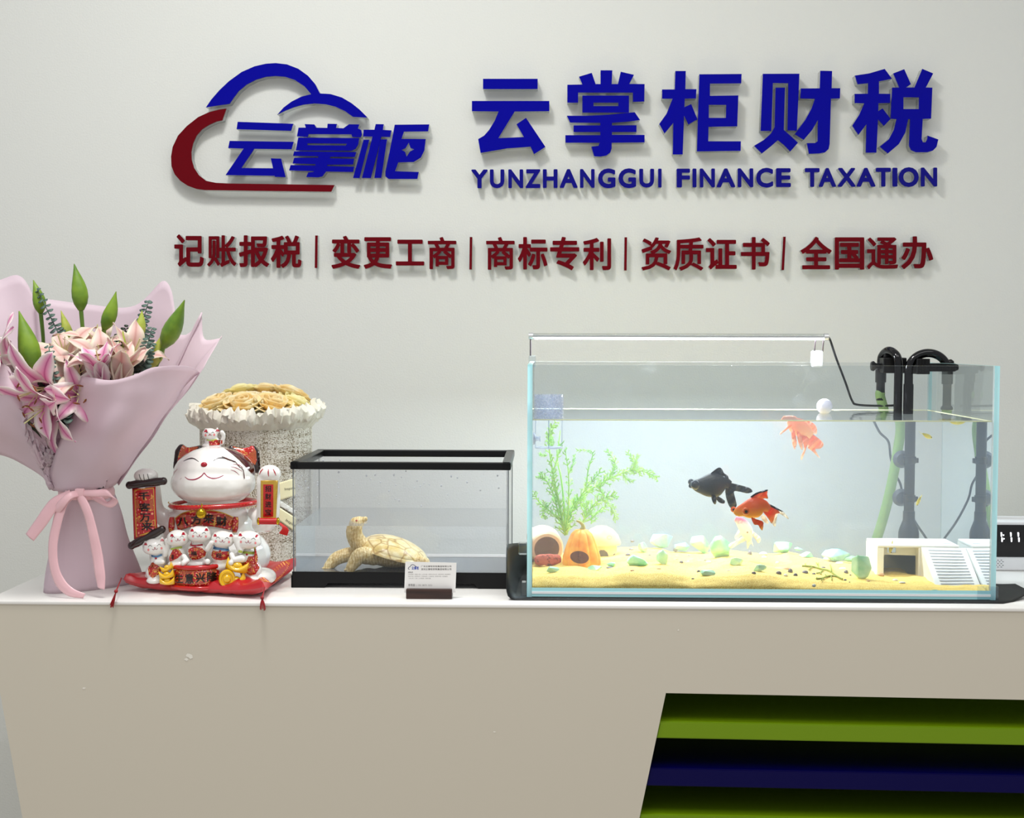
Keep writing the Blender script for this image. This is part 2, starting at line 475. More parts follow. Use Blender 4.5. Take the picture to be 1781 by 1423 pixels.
# ================================================================== the sign on the wall
M_blue = mat('blue_face', (0, 0, 140), 0.06, spec=0.12)
M_red = mat('oxblood_face', (96, 0, 12), 0.08, spec=0.12)
M_acr = thin('clear_acrylic', (236, 239, 239), 1.49, 0.1, veil=(30, -1, 0, .16, (240, 240, 238)))
M_acrs = mat('acrylic_edge', (205, 208, 206), 0.15, transl=0.4)
YF = YW - 0.030                                # plane of the coloured faces
def sign_letter(name, contours, m, label, group, dep=0.030):
    """contours in photo pixels on the face plane"""
    yf = YW - dep
    A = np.array([p for c in contours for p in c]); cx, cy = (A.min(0) + A.max(0)) / 2
    root = thing(name, (at(cx, cy, YW).x, YW, at(cx, cy, YW).z), label, 'sign letter' if 'logo' not in name else 'sign logo', group)
    wc = [[(at(x, y, yf).x, at(x, y, yf).z) for x, y in c] for c in contours]
    for nm, y_front, th, mm in (('face', yf, 0.004, m), ('acrylic_backing', yf + 0.0042, dep - 0.0044, M_acr)):
        me = curve_mesh(wc, th)
        # curve plane (x, y, z) -> wall plane: x stays, y -> z, depth -> +Y
        me.transform(Matrix(((1, 0, 0, 0), (0, 0, 1, y_front), (0, 1, 0, 0), (0, 0, 0, 1))))
        b2 = bmesh.new(); b2.from_mesh(me); bmesh.ops.recalc_face_normals(b2, faces=b2.faces)
        bpy.data.meshes.remove(me)
        put(nm, b2, mm, root, smooth=False)
    return root
Z2 = lambda pts: [(800 + x * .24705, 100 + y * .24704) for x, y in pts]
Z3 = lambda pts: [(1220 + x * .24705, 100 + y * .24704) for x, y in pts]
Z1 = lambda pts: [(280 + x * .28074, 90 + y * .28078) for x, y in pts]
G_big = 'blue characters of the top row'
big = [
 ('云', 'at the left end, two bars over an open triangle', [Z2([(162,150),(547,150),(547,222),(162,222)]), Z2([(84,306),(629,306),(629,378),(385,380),(270,568),(450,560),(398,470),(465,425),(602,630),(522,680),(497,628),(330,640),(145,672),(128,575),(170,550),(205,510),(245,445),(272,380),(84,378)])]),
 ('掌', 'second from the left, tall with stacked bars', [Z2([(838,135),(928,108),(955,187),(990,187),(990,90),(1073,90),(1068,187),(1112,187),(1132,100),(1225,122),(1192,186),(1300,187),(1298,310),(1218,312),(1218,247),(832,247),(832,318),(756,318),(756,192),(862,190)]), Z2([(862,268),(1190,268),(1190,388),(862,388)]), Z2([(940,318),(1115,318),(1115,342),(940,342)]), Z2([(752,410),(900,410),(1050,403),(1230,385),(1268,440),(1180,452),(1070,460),(1070,478),(1243,477),(1243,525),(1070,525),(1070,545),(1300,545),(1300,598),(1068,600),(1068,640),(1058,670),(1030,690),(990,698),(945,696),(925,628),(975,622),(985,600),(742,600),(742,547),(988,547),(988,525),(800,525),(800,478),(988,478),(988,460),(775,458)])]),
 ('柜', 'in the middle, tree radical beside an open box', [Z2([(1423,225),(1512,225),(1516,95),(1590,95),(1587,223),(1665,223),(1662,288),(1583,290),(1580,350),(1628,328),(1672,435),(1608,472),(1578,408),(1568,683),(1498,683),(1502,460),(1440,535),(1403,468),(1455,395),(1497,290),(1423,290)]), Z3([(-15,118),(283,116),(280,182),(60,184),(60,270),(260,267),(252,485),(50,488),(48,590),(278,590),(276,657),(-32,661)]), Z3([(52,333),(175,333),(172,425),(52,425)])]),
 ('财', 'fourth from the left, shell radical with two legs', [Z3([(432,115),(690,114),(672,515),(606,513),(612,180),(503,180),(492,517),(417,517)]), Z3([(522,212),(588,212),(580,510),(620,545),(680,600),(625,662),(580,615),(538,582),(490,625),(425,676),(370,622),(440,580),(490,535),(515,490)]), Z3([(700,218),(833,217),(837,93),(920,95),(917,216),(977,216),(975,288),(912,290),(903,610),(895,645),(870,668),(830,676),(757,678),(742,603),(800,602),(818,590),(820,440),(780,510),(720,580),(658,540),(730,440),(775,360),(800,290),(697,288)])]),
 ('税', 'at the right end, grain radical with a curled foot', [Z3([(1080,127),(1180,112),(1290,80),(1342,150),(1250,168),(1250,255),(1330,256),(1328,320),(1246,322),(1245,378),(1275,358),(1332,432),(1285,482),(1243,435),(1232,670),(1157,670),(1162,470),(1105,545),(1062,480),(1110,405),(1148,322),(1080,320),(1078,256),(1172,255),(1175,180),(1100,188)]), Z3([(1350,112),(1428,82),(1475,188),(1440,211),(1500,211),(1555,80),(1632,112),(1580,211),(1626,212),(1617,430),(1558,433),(1550,575),(1560,597),(1578,597),(1590,575),(1592,550),(1668,577),(1655,630),(1630,655),(1590,667),(1510,667),(1475,650),(1462,620),(1470,433),(1455,434),(1435,530),(1390,610),(1312,676),(1257,627),(1320,575),(1355,510),(1375,433),(1332,430),(1343,212),(1393,211)]), Z3([(1422,280),(1533,280),(1531,363),(1422,363)])]),
]
for ch, how, cs in big:
    sign_letter('sign_character', cs, M_blue, 'large blue acrylic character %s %s of the top row' % (ch, how.split(',')[0]), G_big)
# logo
sign_letter('cloud_logo_arc', [Z1([(278,345),(310,298),(360,240),(420,183),(500,125),(580,90),(650,74),(710,70),(780,78),(850,105),(910,148),(955,200),(985,258),(1050,262),(1120,283),(1180,318),(1230,358),(1280,408),(1190,403),(1140,368),(1080,340),(1020,325),(950,320),(880,328),(820,345),(770,365),(720,390),(760,345),(810,308),(870,278),(930,263),(890,215),(830,175),(770,155),(710,150),(650,155),(590,172),(530,203),(480,245),(450,285),(425,322)])], M_blue,
            'blue double arc forming the top of the cloud logo on the wall', None)
sign_letter('cloud_logo_swoosh', [Z1([(405,352),(360,358),(300,373),(230,405),(160,460),(105,520),(72,590),(62,650),(65,710),(85,760),(120,800),(165,830),(220,850),(270,857),(600,862),(1055,867),(1075,826),(700,820),(420,816),(340,812),(280,800),(235,765),(205,720),(190,670),(188,620),(198,570),(220,520),(255,480),(300,452),(345,432),(380,425)])], M_red,
            'dark red curved swoosh closing the cloud logo at the lower left', None)
G_logo = 'slanted characters inside the cloud logo'
sign_letter('sign_character', [Z1([(475,434),(820,446),(805,490),(468,480)]), Z1([(425,552),(822,558),(808,604),(578,601),(498,720),(694,722),(680,660),(744,662),(772,777),(707,775),(704,769),(400,764),(512,600),(416,597)])], M_blue,
            'slanted blue character 云 at the left inside the cloud logo', G_logo)
sign_letter('sign_character', [Z1([(890,448),(950,450),(962,470),(1030,472),(1032,446),(1090,447),(1085,472),(1130,474),(1165,449),(1228,450),(1220,475),(1240,485),(1245,510),(1238,530),(1185,528),(1180,512),(915,510),(908,528),(842,524),(852,470),(897,470)]),
            Z1([(850,532),(1228,535),(1222,575),(1205,602),(1180,613),(835,612)]), Z1([(908,567),(1152,570),(1145,581),(905,579)]),
            Z1([(825,617),(1210,622),(1200,652),(1050,650),(1045,660),(1197,663),(1190,698),(1030,700),(1028,708),(1197,712),(1190,745),(1022,742),(1000,772),(975,778),(900,776),(912,748),(945,745),(948,740),(793,735),(803,702),(955,705),(958,697),(815,692),(825,657),(975,656),(975,648),(818,645)])], M_blue,
            'slanted blue character 掌 in the middle inside the cloud logo', G_logo)
sign_letter('sign_character', [Z1([(1255,483),(1322,483),(1330,448),(1380,449),(1375,484),(1428,487),(1420,528),(1365,526),(1300,783),(1245,782),(1310,526),(1252,525)]), Z1([(1255,545),(1290,545),(1230,783),(1190,782)]), Z1([(1358,543),(1400,543),(1365,782),(1322,782)]),
            Z1([(1448,452),(1662,450),(1655,493),(1505,495),(1490,540),(1640,541),(1632,610),(1610,655),(1565,683),(1470,685),(1450,740),(1597,745),(1588,788),(1410,788),(1390,772),(1390,745),(1420,600)]), Z1([(1535,563),(1545,595),(1568,605),(1543,618),(1522,650),(1512,620),(1490,608),(1515,597)])], M_blue,
            'slanted blue character 柜 with a star cut-out inside the cloud logo', G_logo)
# Latin row
a2 = lambda x: 800 + x * .24705
a3 = lambda x: 1220 + x * .24705
lat = [('Y',a2(80),a2(195)),('U',a2(210),a2(312)),('N',a2(340),a2(445)),('Z',a2(462),a2(566)),('H',a2(583),a2(687)),('A',a2(703),a2(828)),('N',a2(845),a2(948)),('G',a2(972),a2(1095)),('G',a2(1116),a2(1240)),('U',a2(1262),a2(1367)),('I',a2(1395),a2(1420)),
       ('F',a2(1525),a2(1620)),('I',a2(1637),a2(1665)),('N',a2(1688),a3(95)),('A',a3(108),a3(238)),('N',a3(255),a3(365)),('C',a3(385),a3(505)),('E',a3(525),a3(630)),
       ('T',a3(728),a3(836)),('A',a3(818),a3(948)),('X',a3(960),a3(1085)),('A',a3(1085),a3(1225)),('T',a3(1228),a3(1338)),('I',a3(1345),a3(1380)),('O',a3(1390),a3(1530)),('N',a3(1545),a3(1660))]
M_blue2 = mat('dark_blue_face', (4, 2, 118), 0.1, spec=0.2)
for k, (ch, x0, x1) in enumerate(lat):
    t = (x0 - 820) / 810; yt, yb = 294.8 - 3.5 * t, 327.5 - 3.2 * t
    if ch in 'OCG': yt -= .8; yb += .8
    if k in (19, 21): x0 += 2
    if k in (18, 22): x1 -= 1
    prv = lat[k - 1][0] if k not in (0, 11, 18) else None; nxt = lat[k + 1][0] if k not in (10, 17, 25) else None
    lab = 'small blue letter %s ' % ch + ('between %s and %s in the Latin row' % (prv, nxt) if prv and nxt else ('starting its word, before %s, in the Latin row' % nxt if nxt else 'ending its word, after %s, in the Latin row' % prv))
    sign_letter('sign_letter', fit(glyph(ch, 0.04, 110), x0, yt, x1, yb), M_blue2, lab, 'Latin letters under the top row', 0.024)
# red row
b4 = lambda x: 290 + x * .3032
b5 = lambda x: 810 + x * .2358
b6 = lambda x: 1200 + x * .2470
c4 = lambda y: 395 + y * .3030
c5 = lambda y: 395 + y * .2358
c6 = lambda y: 395 + y * .2470
reds = [('记',b4(43),b4(212),c4(42),c4(228)),('账',b4(232),b4(399),c4(47),c4(229)),('报',b4(414),b4(587),c4(47),c4(230)),('税',b4(597),b4(773),c4(48),c4(235)),('|',b4(850),b4(865),c4(48),c4(235)),
        ('变',b4(945),b4(1110),c4(50),c4(240)),('更',b4(1130),b4(1292),c4(58),c4(240)),('工',b4(1314),b4(1477),c4(72),c4(221)),('商',b4(1497),b4(1661),c4(57),c4(242)),('|',b5(28),b5(46),c5(73),c5(313)),
        ('商',b5(150),b5(361),c5(73),c5(315)),('标',b5(384),b5(603),c5(73),c5(313)),('专',b5(622),b5(838),c5(72),c5(318)),('利',b5(864),b5(1073),c5(80),c5(318)),('|',b5(1170),b5(1191),c5(75),c5(320)),
        ('资',b5(1297),b5(1515),c5(76),c5(321)),('质',b5(1533),b5(1754),c5(76),c5(322)),('证',b6(112),b6(330),c6(78),c6(298)),('书',b6(358),b6(562),c6(70),c6(300)),('|',b6(651),b6(680),c6(68),c6(303)),
        ('全',b6(780),b6(998),c6(68),c6(297)),('国',b6(1020),b6(1228),c6(72),c6(300)),('通',b6(1247),b6(1466),c6(72),c6(297)),('办',b6(1489),b6(1713),c6(65),c6(296))]
nb = 0
for k, (ch, x0, x1, y0_, y1_) in enumerate(reds):
    if ch == '|':
        sk = 1.5 if nb == 3 else .4
        w = 4.4
        cs = [[(x0 + sk, y0_), (x0 + sk + w, y0_), (x0 + w - sk, y1_), (x0 - sk, y1_)]]; nb += 1
        sign_letter('sign_divider', cs, M_red, 'thin dark red divider bar between %s and %s in the red row' % (reds[k - 1][0], reds[k + 1][0]), 'divider bars of the red row', 0.022)
    else:
        p = reds[k - 1][0] if k else None
        where = 'at the left end of the red row' if k == 0 else ('at the right end of the red row' if k == len(reds) - 1 else ('just after a divider, before %s, in the red row' % reds[k + 1][0] if p == '|' else 'next after %s in the red row' % p))
        r = 0.026 if ch not in '商资质账通' else 0.021
        sign_letter('sign_character', fit(glyph(ch, r), x0, y0_, x1, y1_), M_red, 'small dark red character %s %s' % (ch, where), 'dark red characters of the lower row', 0.022)
# ================================================================== lily bouquet
rnd = random.Random(3)
A = at
bq = thing('lily_bouquet', (at(150, 1036, .115).x, .115, ZC), 'tall bouquet of pink lilies and green buds wrapped in pale pink paper with ribbon', 'flower bouquet')
M_paper = mat('pink_paper', (240, 222, 230), 0.5, transl=0.38, spec=0.3)
M_paper2 = mat('pink_paper_pale', (238, 222, 230), 0.5, transl=0.45, spec=0.3)
def sheet(name, px, m=M_paper, nu=26, nv=36, wob=.005, wsc=14, seed=0, t=.0005):
    bm = bmesh.new(); loft(bm, [[A(*p) for p in c] for c in px], nu, nv, wob, wsc, seed=seed)
    return solid(put(name, bm, m, bq), t)
sheet('wrapping_sheet', [[(93,850,.13),(20,700,.22),(-90,520,.27)],[(105,848,.16),(45,690,.27),(-5,488,.32)],[(125,848,.17),(80,690,.28),(40,484,.33)],[(140,848,.17),(110,690,.28),(76,560,.32)]], M_paper2, seed=1)
sheet('wrapping_sheet', [[(105,848,.16),(75,690,.27),(60,518,.31)],[(140,848,.175),(150,690,.29),(150,529,.33)],[(165,848,.17),(215,690,.29),(232,533,.32)],[(180,848,.165),(250,680,.27),(287,489,.30)],[(195,848,.15),(272,690,.24),(312,575,.26)]], M_paper2, seed=2)
sheet('wrapping_sheet', [[(170,848,.16),(240,700,.24),(290,570,.27)],[(185,848,.15),(262,700,.22),(322,582,.23)],[(195,845,.14),(275,700,.19),(350,548,.2)],[(195,845,.14),(275,700,.19),(350,548,.2)],[(200,843,.13),(280,706,.17),(356,590,.19)],[(205,840,.12),(290,710,.16),(383,588,.17)],[(205,840,.12),(290,710,.16),(383,588,.17)],[(207,845,.11),(283,735,.13),(355,640,.13)]], M_paper, seed=3)
sheet('wrapping_sheet', [[(85,850,.09),(105,770,.05),(143,655,.03)],[(112,854,.07),(145,760,.03),(182,663,.0)],[(142,856,.065),(188,760,.01),(240,652,-.01)],[(172,854,.07),(228,755,.02),(292,636,.02)],[(196,848,.09),(262,745,.06),(330,638,.07)],[(207,838,.12),(275,728,.12),(344,652,.13)]], M_paper, seed=4, wob=.013, wsc=15)
sheet('wrapping_sheet', [[(98,852,.11),(40,808,.11),(-70,780,.12)],[(92,850,.08),(38,775,.05),(-70,690,.05)],[(88,850,.075),(45,742,.03),(-12,622,.05)],[(90,850,.085),(80,780,.055),(62,702,.06)],[(95,850,.09),(100,800,.075),(107,757,.07)]], M_paper, seed=5, wob=.013, wsc=15)
sheet('tissue_liner', [[(100,846,.11),(92,800,.09),(80,725,.08)],[(108,846,.10),(108,800,.085),(100,755,.078)],[(118,846,.10),(125,800,.085),(115,770,.08)]], mat('white_tissue', (236, 226, 232), .6, transl=.4), nv=12, seed=6)
# skirt under the ribbon
bm = bmesh.new(); rows = []
xt, xb, zt_, zb_ = at(150, 856, .115), at(150, 1036, .115), at(150, 858, .115).z, ZC
for i in range(22):
    t = i / 21; row = []
    for k in range(48):
        a = 2 * PI * k / 48
        rx = .049 + (.075 - .049) * t ** .8; ry = .042 + (.05 - .042) * t ** .8
        cr_ = 1 + .05 * t * math.sin(a * 3 + 1) + .035 * (1 - t) * math.sin(a * 9 + 4 * t) + .03 * noise.noise(Vector((math.cos(a) * 2, math.sin(a) * 2, t * 3)))
        zz = zt_ + (zb_ - zt_) * t
        Yk = .115 + .035 * t + .75 * t * rx * cr_ * math.cos(a)
        if i == 21: zz = ZC + .0003
        row.append(Vector((xt.x + (xb.x - xt.x) * t + rx * cr_ * math.cos(a), Yk + ry * cr_ * math.sin(a), zz)))
    rows.append(row)
grid(bm, rows, True); solid(put('paper_skirt', bm, M_paper, bq), .0006)
# ribbon
M_rib = mat('pink_satin_ribbon', (238, 190, 196), 0.3, spec=.6, sheen=.3)
def ribbon(name, px, w, seed=0):
    """px: list of (x, y, Y) ; w: list of half-width offsets in pixels (dx, dy)"""
    bm = bmesh.new()
    c1 = [A(x - a, y - b, Y) for (x, y, Y), (a, b) in zip(px, w)]; c2 = [A(x + a, y + b, Y - .004) for (x, y, Y), (a, b) in zip(px, w)]
    mid = [(p + q) / 2 + Vector((0, -.002, 0)) for p, q in zip(c1, c2)]
    loft(bm, [c1, mid, c2], 40, 7, .0012, 40, seed=seed); return solid(put(name, bm, M_rib, bq), .0006)
bm = bmesh.new(); rows = []
for dz, rr in ((.0125, .0475), (.006, .05), (-.002, .0505), (-.008, .0495)):
    rows.append([Vector((xt.x + rr * math.cos(a) * (1 + .02 * math.sin(7 * a)), .115 + rr * .9 * math.sin(a), zt_ + dz)) for a in [2 * PI * k / 40 for k in range(40)]])
grid(bm, rows, True); solid(put('ribbon_band', bm, M_rib, bq), .001)
ribbon('ribbon_tail', [(122,856,.062),(108,880,.05),(98,915,.045),(92,950,.042),(94,985,.038),(104,1012,.034),(122,1030,.03),(147,1037,.026)], [(7,3),(8,2),(8,0),(8,0),(8,-1),(8,-4),(6,-6),(2,-4)], 1)
ribbon('ribbon_tail', [(136,856,.06),(150,885,.048),(160,920,.043),(168,960,.04),(174,1000,.037),(176,1024,.036)], [(8,0),(8,-1),(8,-2),(9,-1),(9,0),(6,2)], 2)
ribbon('ribbon_tail', [(124,858,.06),(96,875,.05),(74,905,.045),(52,935,.045)], [(3,6),(7,7),(8,7),(7,6)], 3)
ribbon('ribbon_loop', [(140,858,.06),(165,858,.045),(188,858,.04),(200,868,.045),(190,878,.05),(172,868,.055),(155,858,.06)], [(0,5),(0,6),(2,6),(5,4),(3,5),(-3,6),(0,5)], 4)
ribbon('ribbon_loop', [(140,858,.06),(122,862,.045),(108,876,.042),(98,890,.05),(110,876,.055),(128,862,.06)], [(0,5),(2,6),(5,5),(5,4),(4,5),(0,5)], 5)
bm = newbox(A(129, 850, .052), A(149, 866, .062), .003); put('ribbon_knot', bm, M_rib, bq)
# flowers
M_stem = mat('stem_green', (92, 128, 44), .45); M_bud = mat('bud_green', (122, 152, 42), .38, mottle=(30, (88, 124, 34), .35, .65), spec=.4)
M_budy = mat('bud_yellow_green', (186, 192, 84), .4, mottle=(24, (146, 166, 54), .4, .6))
M_euc = mat('eucalyptus_leaf', (92, 116, 104), .55, mottle=(40, (72, 94, 86), .4, .6)); M_dark = mat('dark_leaf', (44, 58, 34), .4, mottle=(20, (28, 38, 24), .4, .6))
def petal_mat(name, stops):
    m, nt, out = newmat(name); L = nt.links.new
    uv = nd(nt, 'UVMap'); s = nd(nt, 'SeparateXYZ'); L(uv.outputs[0], s.inputs[0])
    a = nd(nt, 'Math', operation='SUBTRACT'); a.inputs[1].default_value = .5; L(s.outputs[0], a.inputs[0])
    b = nd(nt, 'Math', operation='ABSOLUTE'); L(a.outputs[0], b.inputs[0])
    c = nd(nt, 'Math', operation='MULTIPLY'); c.inputs[1].default_value = 2.0; L(b.outputs[0], c.inputs[0])
    r = ramp(nt, stops, c.outputs[0])
    p = nd(nt, 'BsdfPrincipled', i_Roughness=.5); L(r.outputs[0], p.inputs['Base Color'])
    t = nd(nt, 'BsdfTranslucent'); L(r.outputs[0], t.inputs[0])
    x = nd(nt, 'MixShader', i_0=.3); L(p.outputs[0], x.inputs[1]); L(t.outputs[0], x.inputs[2]); L(x.outputs[0], out.inputs[0]); return m
M_pet = petal_mat('pink_lily_petal', [(0, (206, 100, 156)), (.14, (238, 160, 200)), (.5, (245, 208, 222)), (.8, (250, 240, 236))])
M_pet2 = petal_mat('faded_lily_petal', [(0, (222, 166, 158)), (.2, (236, 200, 190)), (.65, (242, 222, 212)), (.92, (246, 238, 214))])
M_anth = mat('anther', (126, 66, 30), .7); M_fil = mat('filament', (214, 214, 150), .5)
def petal(bm, o, axis, out, L, W, a0, a1, cup=.25, ruff=.004, seed=0):
    axis = axis.normalized(); out = (out - axis * out.dot(axis)).normalized(); side = axis.cross(out)
    n = 14; p = Vector(o); rows = []
    for i in range(n):
        t = i / (n - 1); a = a0 + (a1 - a0) * t ** 1.3
        d = axis * math.cos(a) + out * math.sin(a); nrm = axis * -math.sin(a) + out * math.cos(a)
        w = W * (math.sin(PI * min(1, .08 + .92 * t ** .8)) ** .75) * .5 + .0006
        row = []
        for j in range(7):
            u = j / 6 * 2 - 1
            q = p + side * (w * u) - nrm * (cup * w * u * u) * (1 - 1.2 * t)
            q += nrm * ruff * abs(u) * math.sin(t * 14 + seed + (2 if u > 0 else 0)) * t
            row.append(q)
        rows.append(row); p = p + d * (L / (n - 1))
    grid(bm, rows)
def lily(px, py, Y, axis, L, W, m, a0=.35, a1=2.2, rot=0):
    o = at(px, py, Y); axis = Vector(axis).normalized()
    s = axis.orthogonal().normalized(); s2 = axis.cross(s)
    bm = bmesh.new()
    for k in range(6):
        a = rot + 2 * PI * k / 6; petal(bm, o, axis, s * math.cos(a) + s2 * math.sin(a), L * rnd.uniform(.9, 1.1), W * (1 if k % 2 else .75), a0 + rnd.uniform(-.08, .08), a1 + rnd.uniform(-.3, .3), seed=k)
    f = solid(put('lily_bloom', bm, m, bq), .0006)
    bm = bmesh.new(); b2 = bmesh.new()
    for k in range(6):
        a = rot + 2 * PI * (k + .5) / 6; d = s * math.cos(a) + s2 * math.sin(a)
        e = o + axis * L * .55 + d * L * .2
        tube(bm, [o + axis * .004, o + axis * L * .35 + d * L * .06, e], .0007, 5, 8)
        tube(b2, [e - (d.cross(axis)) * .006, e + (d.cross(axis)) * .006], [.0008, .0018, .0008], 6, 5)
    tube(bm, [o, o + axis * L * .7], .0012, 6, 4)
    put('filaments', bm, M_fil, f)
    if m is M_pet: put('anthers', b2, M_anth, f)
    else: b2.free()
lily(92, 672, .06, (-.35, -.75, -.15), .115, .052, M_pet, .5, 2.0, .2)
lily(105, 690, .05, (-.5, -.6, -.5), .12, .054, M_pet, .55, 1.7, .8)
lily(138, 668, .09, (.1, -.7, .5), .1, .044, M_pet2, .4, 2.1, .4)
lily(120, 640, .13, (-.1, -.45, .8), .1, .044, M_pet2, .4, 2.3, 1.1)
lily(175, 650, .10, (.3, -.5, .75), .1, .044, M_pet2, .3, 1.9, .2)
lily(168, 625, .15, (.1, -.2, .95), .095, .042, M_pet2, .35, 2.2, .7)
lily(222, 640, .12, (.45, -.35, .8), .095, .042, M_pet2, .25, 1.6, .3)
lily(40, 640, .09, (-.7, -.45, .45), .11, .048, M_pet, .35, 2.0, .5)
lily(205, 668, .05, (.3, -.2, .95), .09, .044, M_pet2, .2, 1.0, .9)
lily(180, 668, .04, (-.1, -.3, .95), .09, .042, M_pet, .2, 1.2, .5)
lily(140, 690, .06, (.2, -.8, .1), .08, .04, M_pet, .4, 1.9, .1)
def bud(tip, base, foot, Y, w, m, Yt=None, open_=0):
    t, b, f = at(*tip, Yt if Yt is not None else Y), at(*base, Y), at(*foot, Y + .02)
    bm = bmesh.new(); r = w * sc(Y) / 2
    tube(bm, [b, b.lerp(t, .5) + Vector((.002, 0, 0)), t], [r * .35, r * .82, r, .97 * r, .8 * r, .55 * r, .28 * r, .05 * r], 18, 22, lambda a: 1 + .07 * math.cos(3 * a))
    o = put('lily_bud', bm, m, bq)
    bm = bmesh.new(); tube(bm, [b, b.lerp(f, .5) + Vector((.002, 0, 0)), f], [.0042, .0036, .0036], 8, 10); put('bud_stem', bm, M_stem, o)
bud((129, 459), (141, 540), (146, 650), .16, 28, M_bud)
bud((58, 487), (71, 545), (76, 640), .2, 22, M_bud)
bud((202, 507), (181, 573), (170, 650), .15, 25, M_bud)
bud((321, 522), (284, 604), (258, 665), .12, 32, M_bud, .1)
bud((33, 541), (58, 648), (74, 720), .05, 37, M_bud)
bud((106, 540), (121, 605), (126, 660), .19, 20, M_budy)
bud((247, 540), (238, 590), (228, 660), .17, 20, M_budy)
bud((286, 575), (262, 640), (250, 680), .13, 24, M_budy)
bud((214, 575), (206, 640), (196, 690), .1, 20, M_budy)
def euc(px, n, w, m=M_euc):
    P = crs([at(*p) for p in px], n); T, N = frames(P); bm = bmesh.new()
    tube(bm, P, [.0016, .001, .0006], 6)
    for i in range(1, n):
        t = i / n; r = w * (1 - .55 * t)
        for s in (-1, 1):
            a = i * 1.2; d = (N[i] * math.cos(a) + T[i].cross(N[i]) * math.sin(a)) * s; d = (d * .5 + (T[i].cross(Vector((0, 1, 0)))).normalized() * s * .8).normalized()
            c = P[i] + d * r * .62 + T[i] * r * .1
            nrm = (T[i] * .5 + d * .2 + Vector((0, -.75, .35))).normalized(); d = (d - nrm * d.dot(nrm)).normalized(); side = nrm.cross(d).normalized()
            vs = [bm.verts.new(c + d * r * .6 * math.cos(q) + side * r * .5 * math.sin(q) + nrm * r * .08 * math.cos(2 * q)) for q in [2 * PI * k / 10 for k in range(10)]]
            bm.faces.new(vs)
    solid(put('eucalyptus_sprig', bm, m, bq), .0005)
euc([(112, 600, .17), (92, 560, .18), (66, 505, .19)], 13, .014)
euc([(118, 745, .02), (104, 700, .03), (92, 650, .04), (85, 604, .05)], 16, .0145)
euc([(112, 735, .045), (100, 690, .045), (90, 640, .05)], 12, .014)
euc([(232, 612, .17), (245, 570, .18), (258, 526, .19)], 12, .017)
euc([(240, 655, .1), (252, 615, .1), (264, 572, .11)], 14, .0155)
euc([(245, 650, .07), (256, 620, .075), (264, 598, .08)], 9, .014)
euc([(190, 620, .2), (205, 590, .21), (222, 570, .22)], 8, .014, M_dark)
euc([(0, 640, .12), (12, 610, .13), (-4, 590, .14)], 7, .014)
bm = bmesh.new()
for k in range(95):
    x, y = rnd.uniform(20, 255), rnd.uniform(640, 700); Y = rnd.uniform(.06, .2)
    if k > 60: x, y, Y = rnd.uniform(62, 118), rnd.uniform(680, 775), rnd.uniform(.075, .1)
    o = at(100 + (x - 100) * .6, y + 50, Y); d = (at(x, y - rnd.uniform(20, 60), Y + rnd.uniform(-.03, .03)) - o)
    petal(bm, o, d, Vector((rnd.uniform(-1, 1), rnd.uniform(-1, 1), .2)), d.length, .022, .1, .6, .2, .001)
tag(put('foliage', bm, M_dark, bq), kind='stuff')
bm = bmesh.new()
for k in range(14):
    a = k * 2.4; r = .016 * math.sqrt(k / 14)
    tube(bm, [Vector((xt.x + r * math.cos(a), .115 + r * math.sin(a), zt_ - .1)), at(150 + 30 * math.cos(a), 700, .115 + .04 * math.sin(a))], .0035, 7)
put('flower_stems', bm, M_stem, bq)

# ================================================================== rose bucket
BX, BY = at(446, 800, .46).x, .46
rb = thing('rose_bucket', (BX, BY, ZC), 'tweed covered round bucket of cream roses with crinkled tissue collar behind the cat', 'flower bucket')
s_ = sc(BY); BR = 97 * s_; bt = at(446, 735, BY).z
def tweed():
    """boucle weave: cream threads with dark flecks gathered in loose lines both ways"""
    m, nt, out = newmat('tweed_weave'); L = nt.links.new
    uv = nd(nt, 'UVMap')
    def nz(sx, sy, det=2.0):
        mp = nd(nt, 'Mapping'); mp.inputs['Scale'].default_value = (sx, sy, 1); L(uv.outputs[0], mp.inputs[0])
        n = nd(nt, 'TexNoise', i_Scale=1.0, i_Detail=det); n.noise_dimensions = '2D'; L(mp.outputs[0], n.inputs['Vector']); return n.outputs[0]
    def ma(op, a, b=None):
        q = nd(nt, 'Math', operation=op)
        for k, x in enumerate((a, b)):
            if x is None: continue
            if isinstance(x, float): q.inputs[k].default_value = x
            else: L(x, q.inputs[k])
        return q.outputs[0]
    v1 = ma('ADD', ma('MULTIPLY', nz(420, 70), 1.0), ma('MULTIPLY', nz(70, 3), .55))
    v2 = ma('ADD', ma('MULTIPLY', nz(130, 190), 1.0), ma('MULTIPLY', nz(5, 34), .55))
    r = ramp(nt, [(.80, (238, 235, 226)), (.92, (196, 186, 164)), (1.0, (112, 96, 70))], ma('MAXIMUM', v1, v2))
    fine = ramp(nt, [(.35, (205, 200, 186)), (.6, (255, 255, 255))], nz(500, 220))
    mm = nd(nt, 'MixRGB', blend_type='MULTIPLY', i_0=1.0); L(r.outputs[0], mm.inputs[1]); L(fine.outputs[0], mm.inputs[2])
    b = nd(nt, 'BsdfPrincipled', i_Roughness=.9); L(mm.outputs[0], b.inputs['Base Color'])
    bp = nd(nt, 'Bump', i_Strength=.6, i_Distance=.002); L(v1, bp.inputs['Height']); L(bp.outputs[0], b.inputs['Normal']); L(b.outputs[0], out.inputs[0]); return m
bm = bmesh.new(); lathe(bm, [(BR * .97, ZC)] + [(BR, ZC + .004 + (bt - ZC - .008) * q / 30) for q in range(31)] + [ (BR * .985, bt), (BR * .94, bt - .002), (BR * .94, bt - .06), (BR * .5, bt - .062)], (BX, BY, 0), 64, cap=True)
put('tweed_bucket', bm, tweed(), rb)
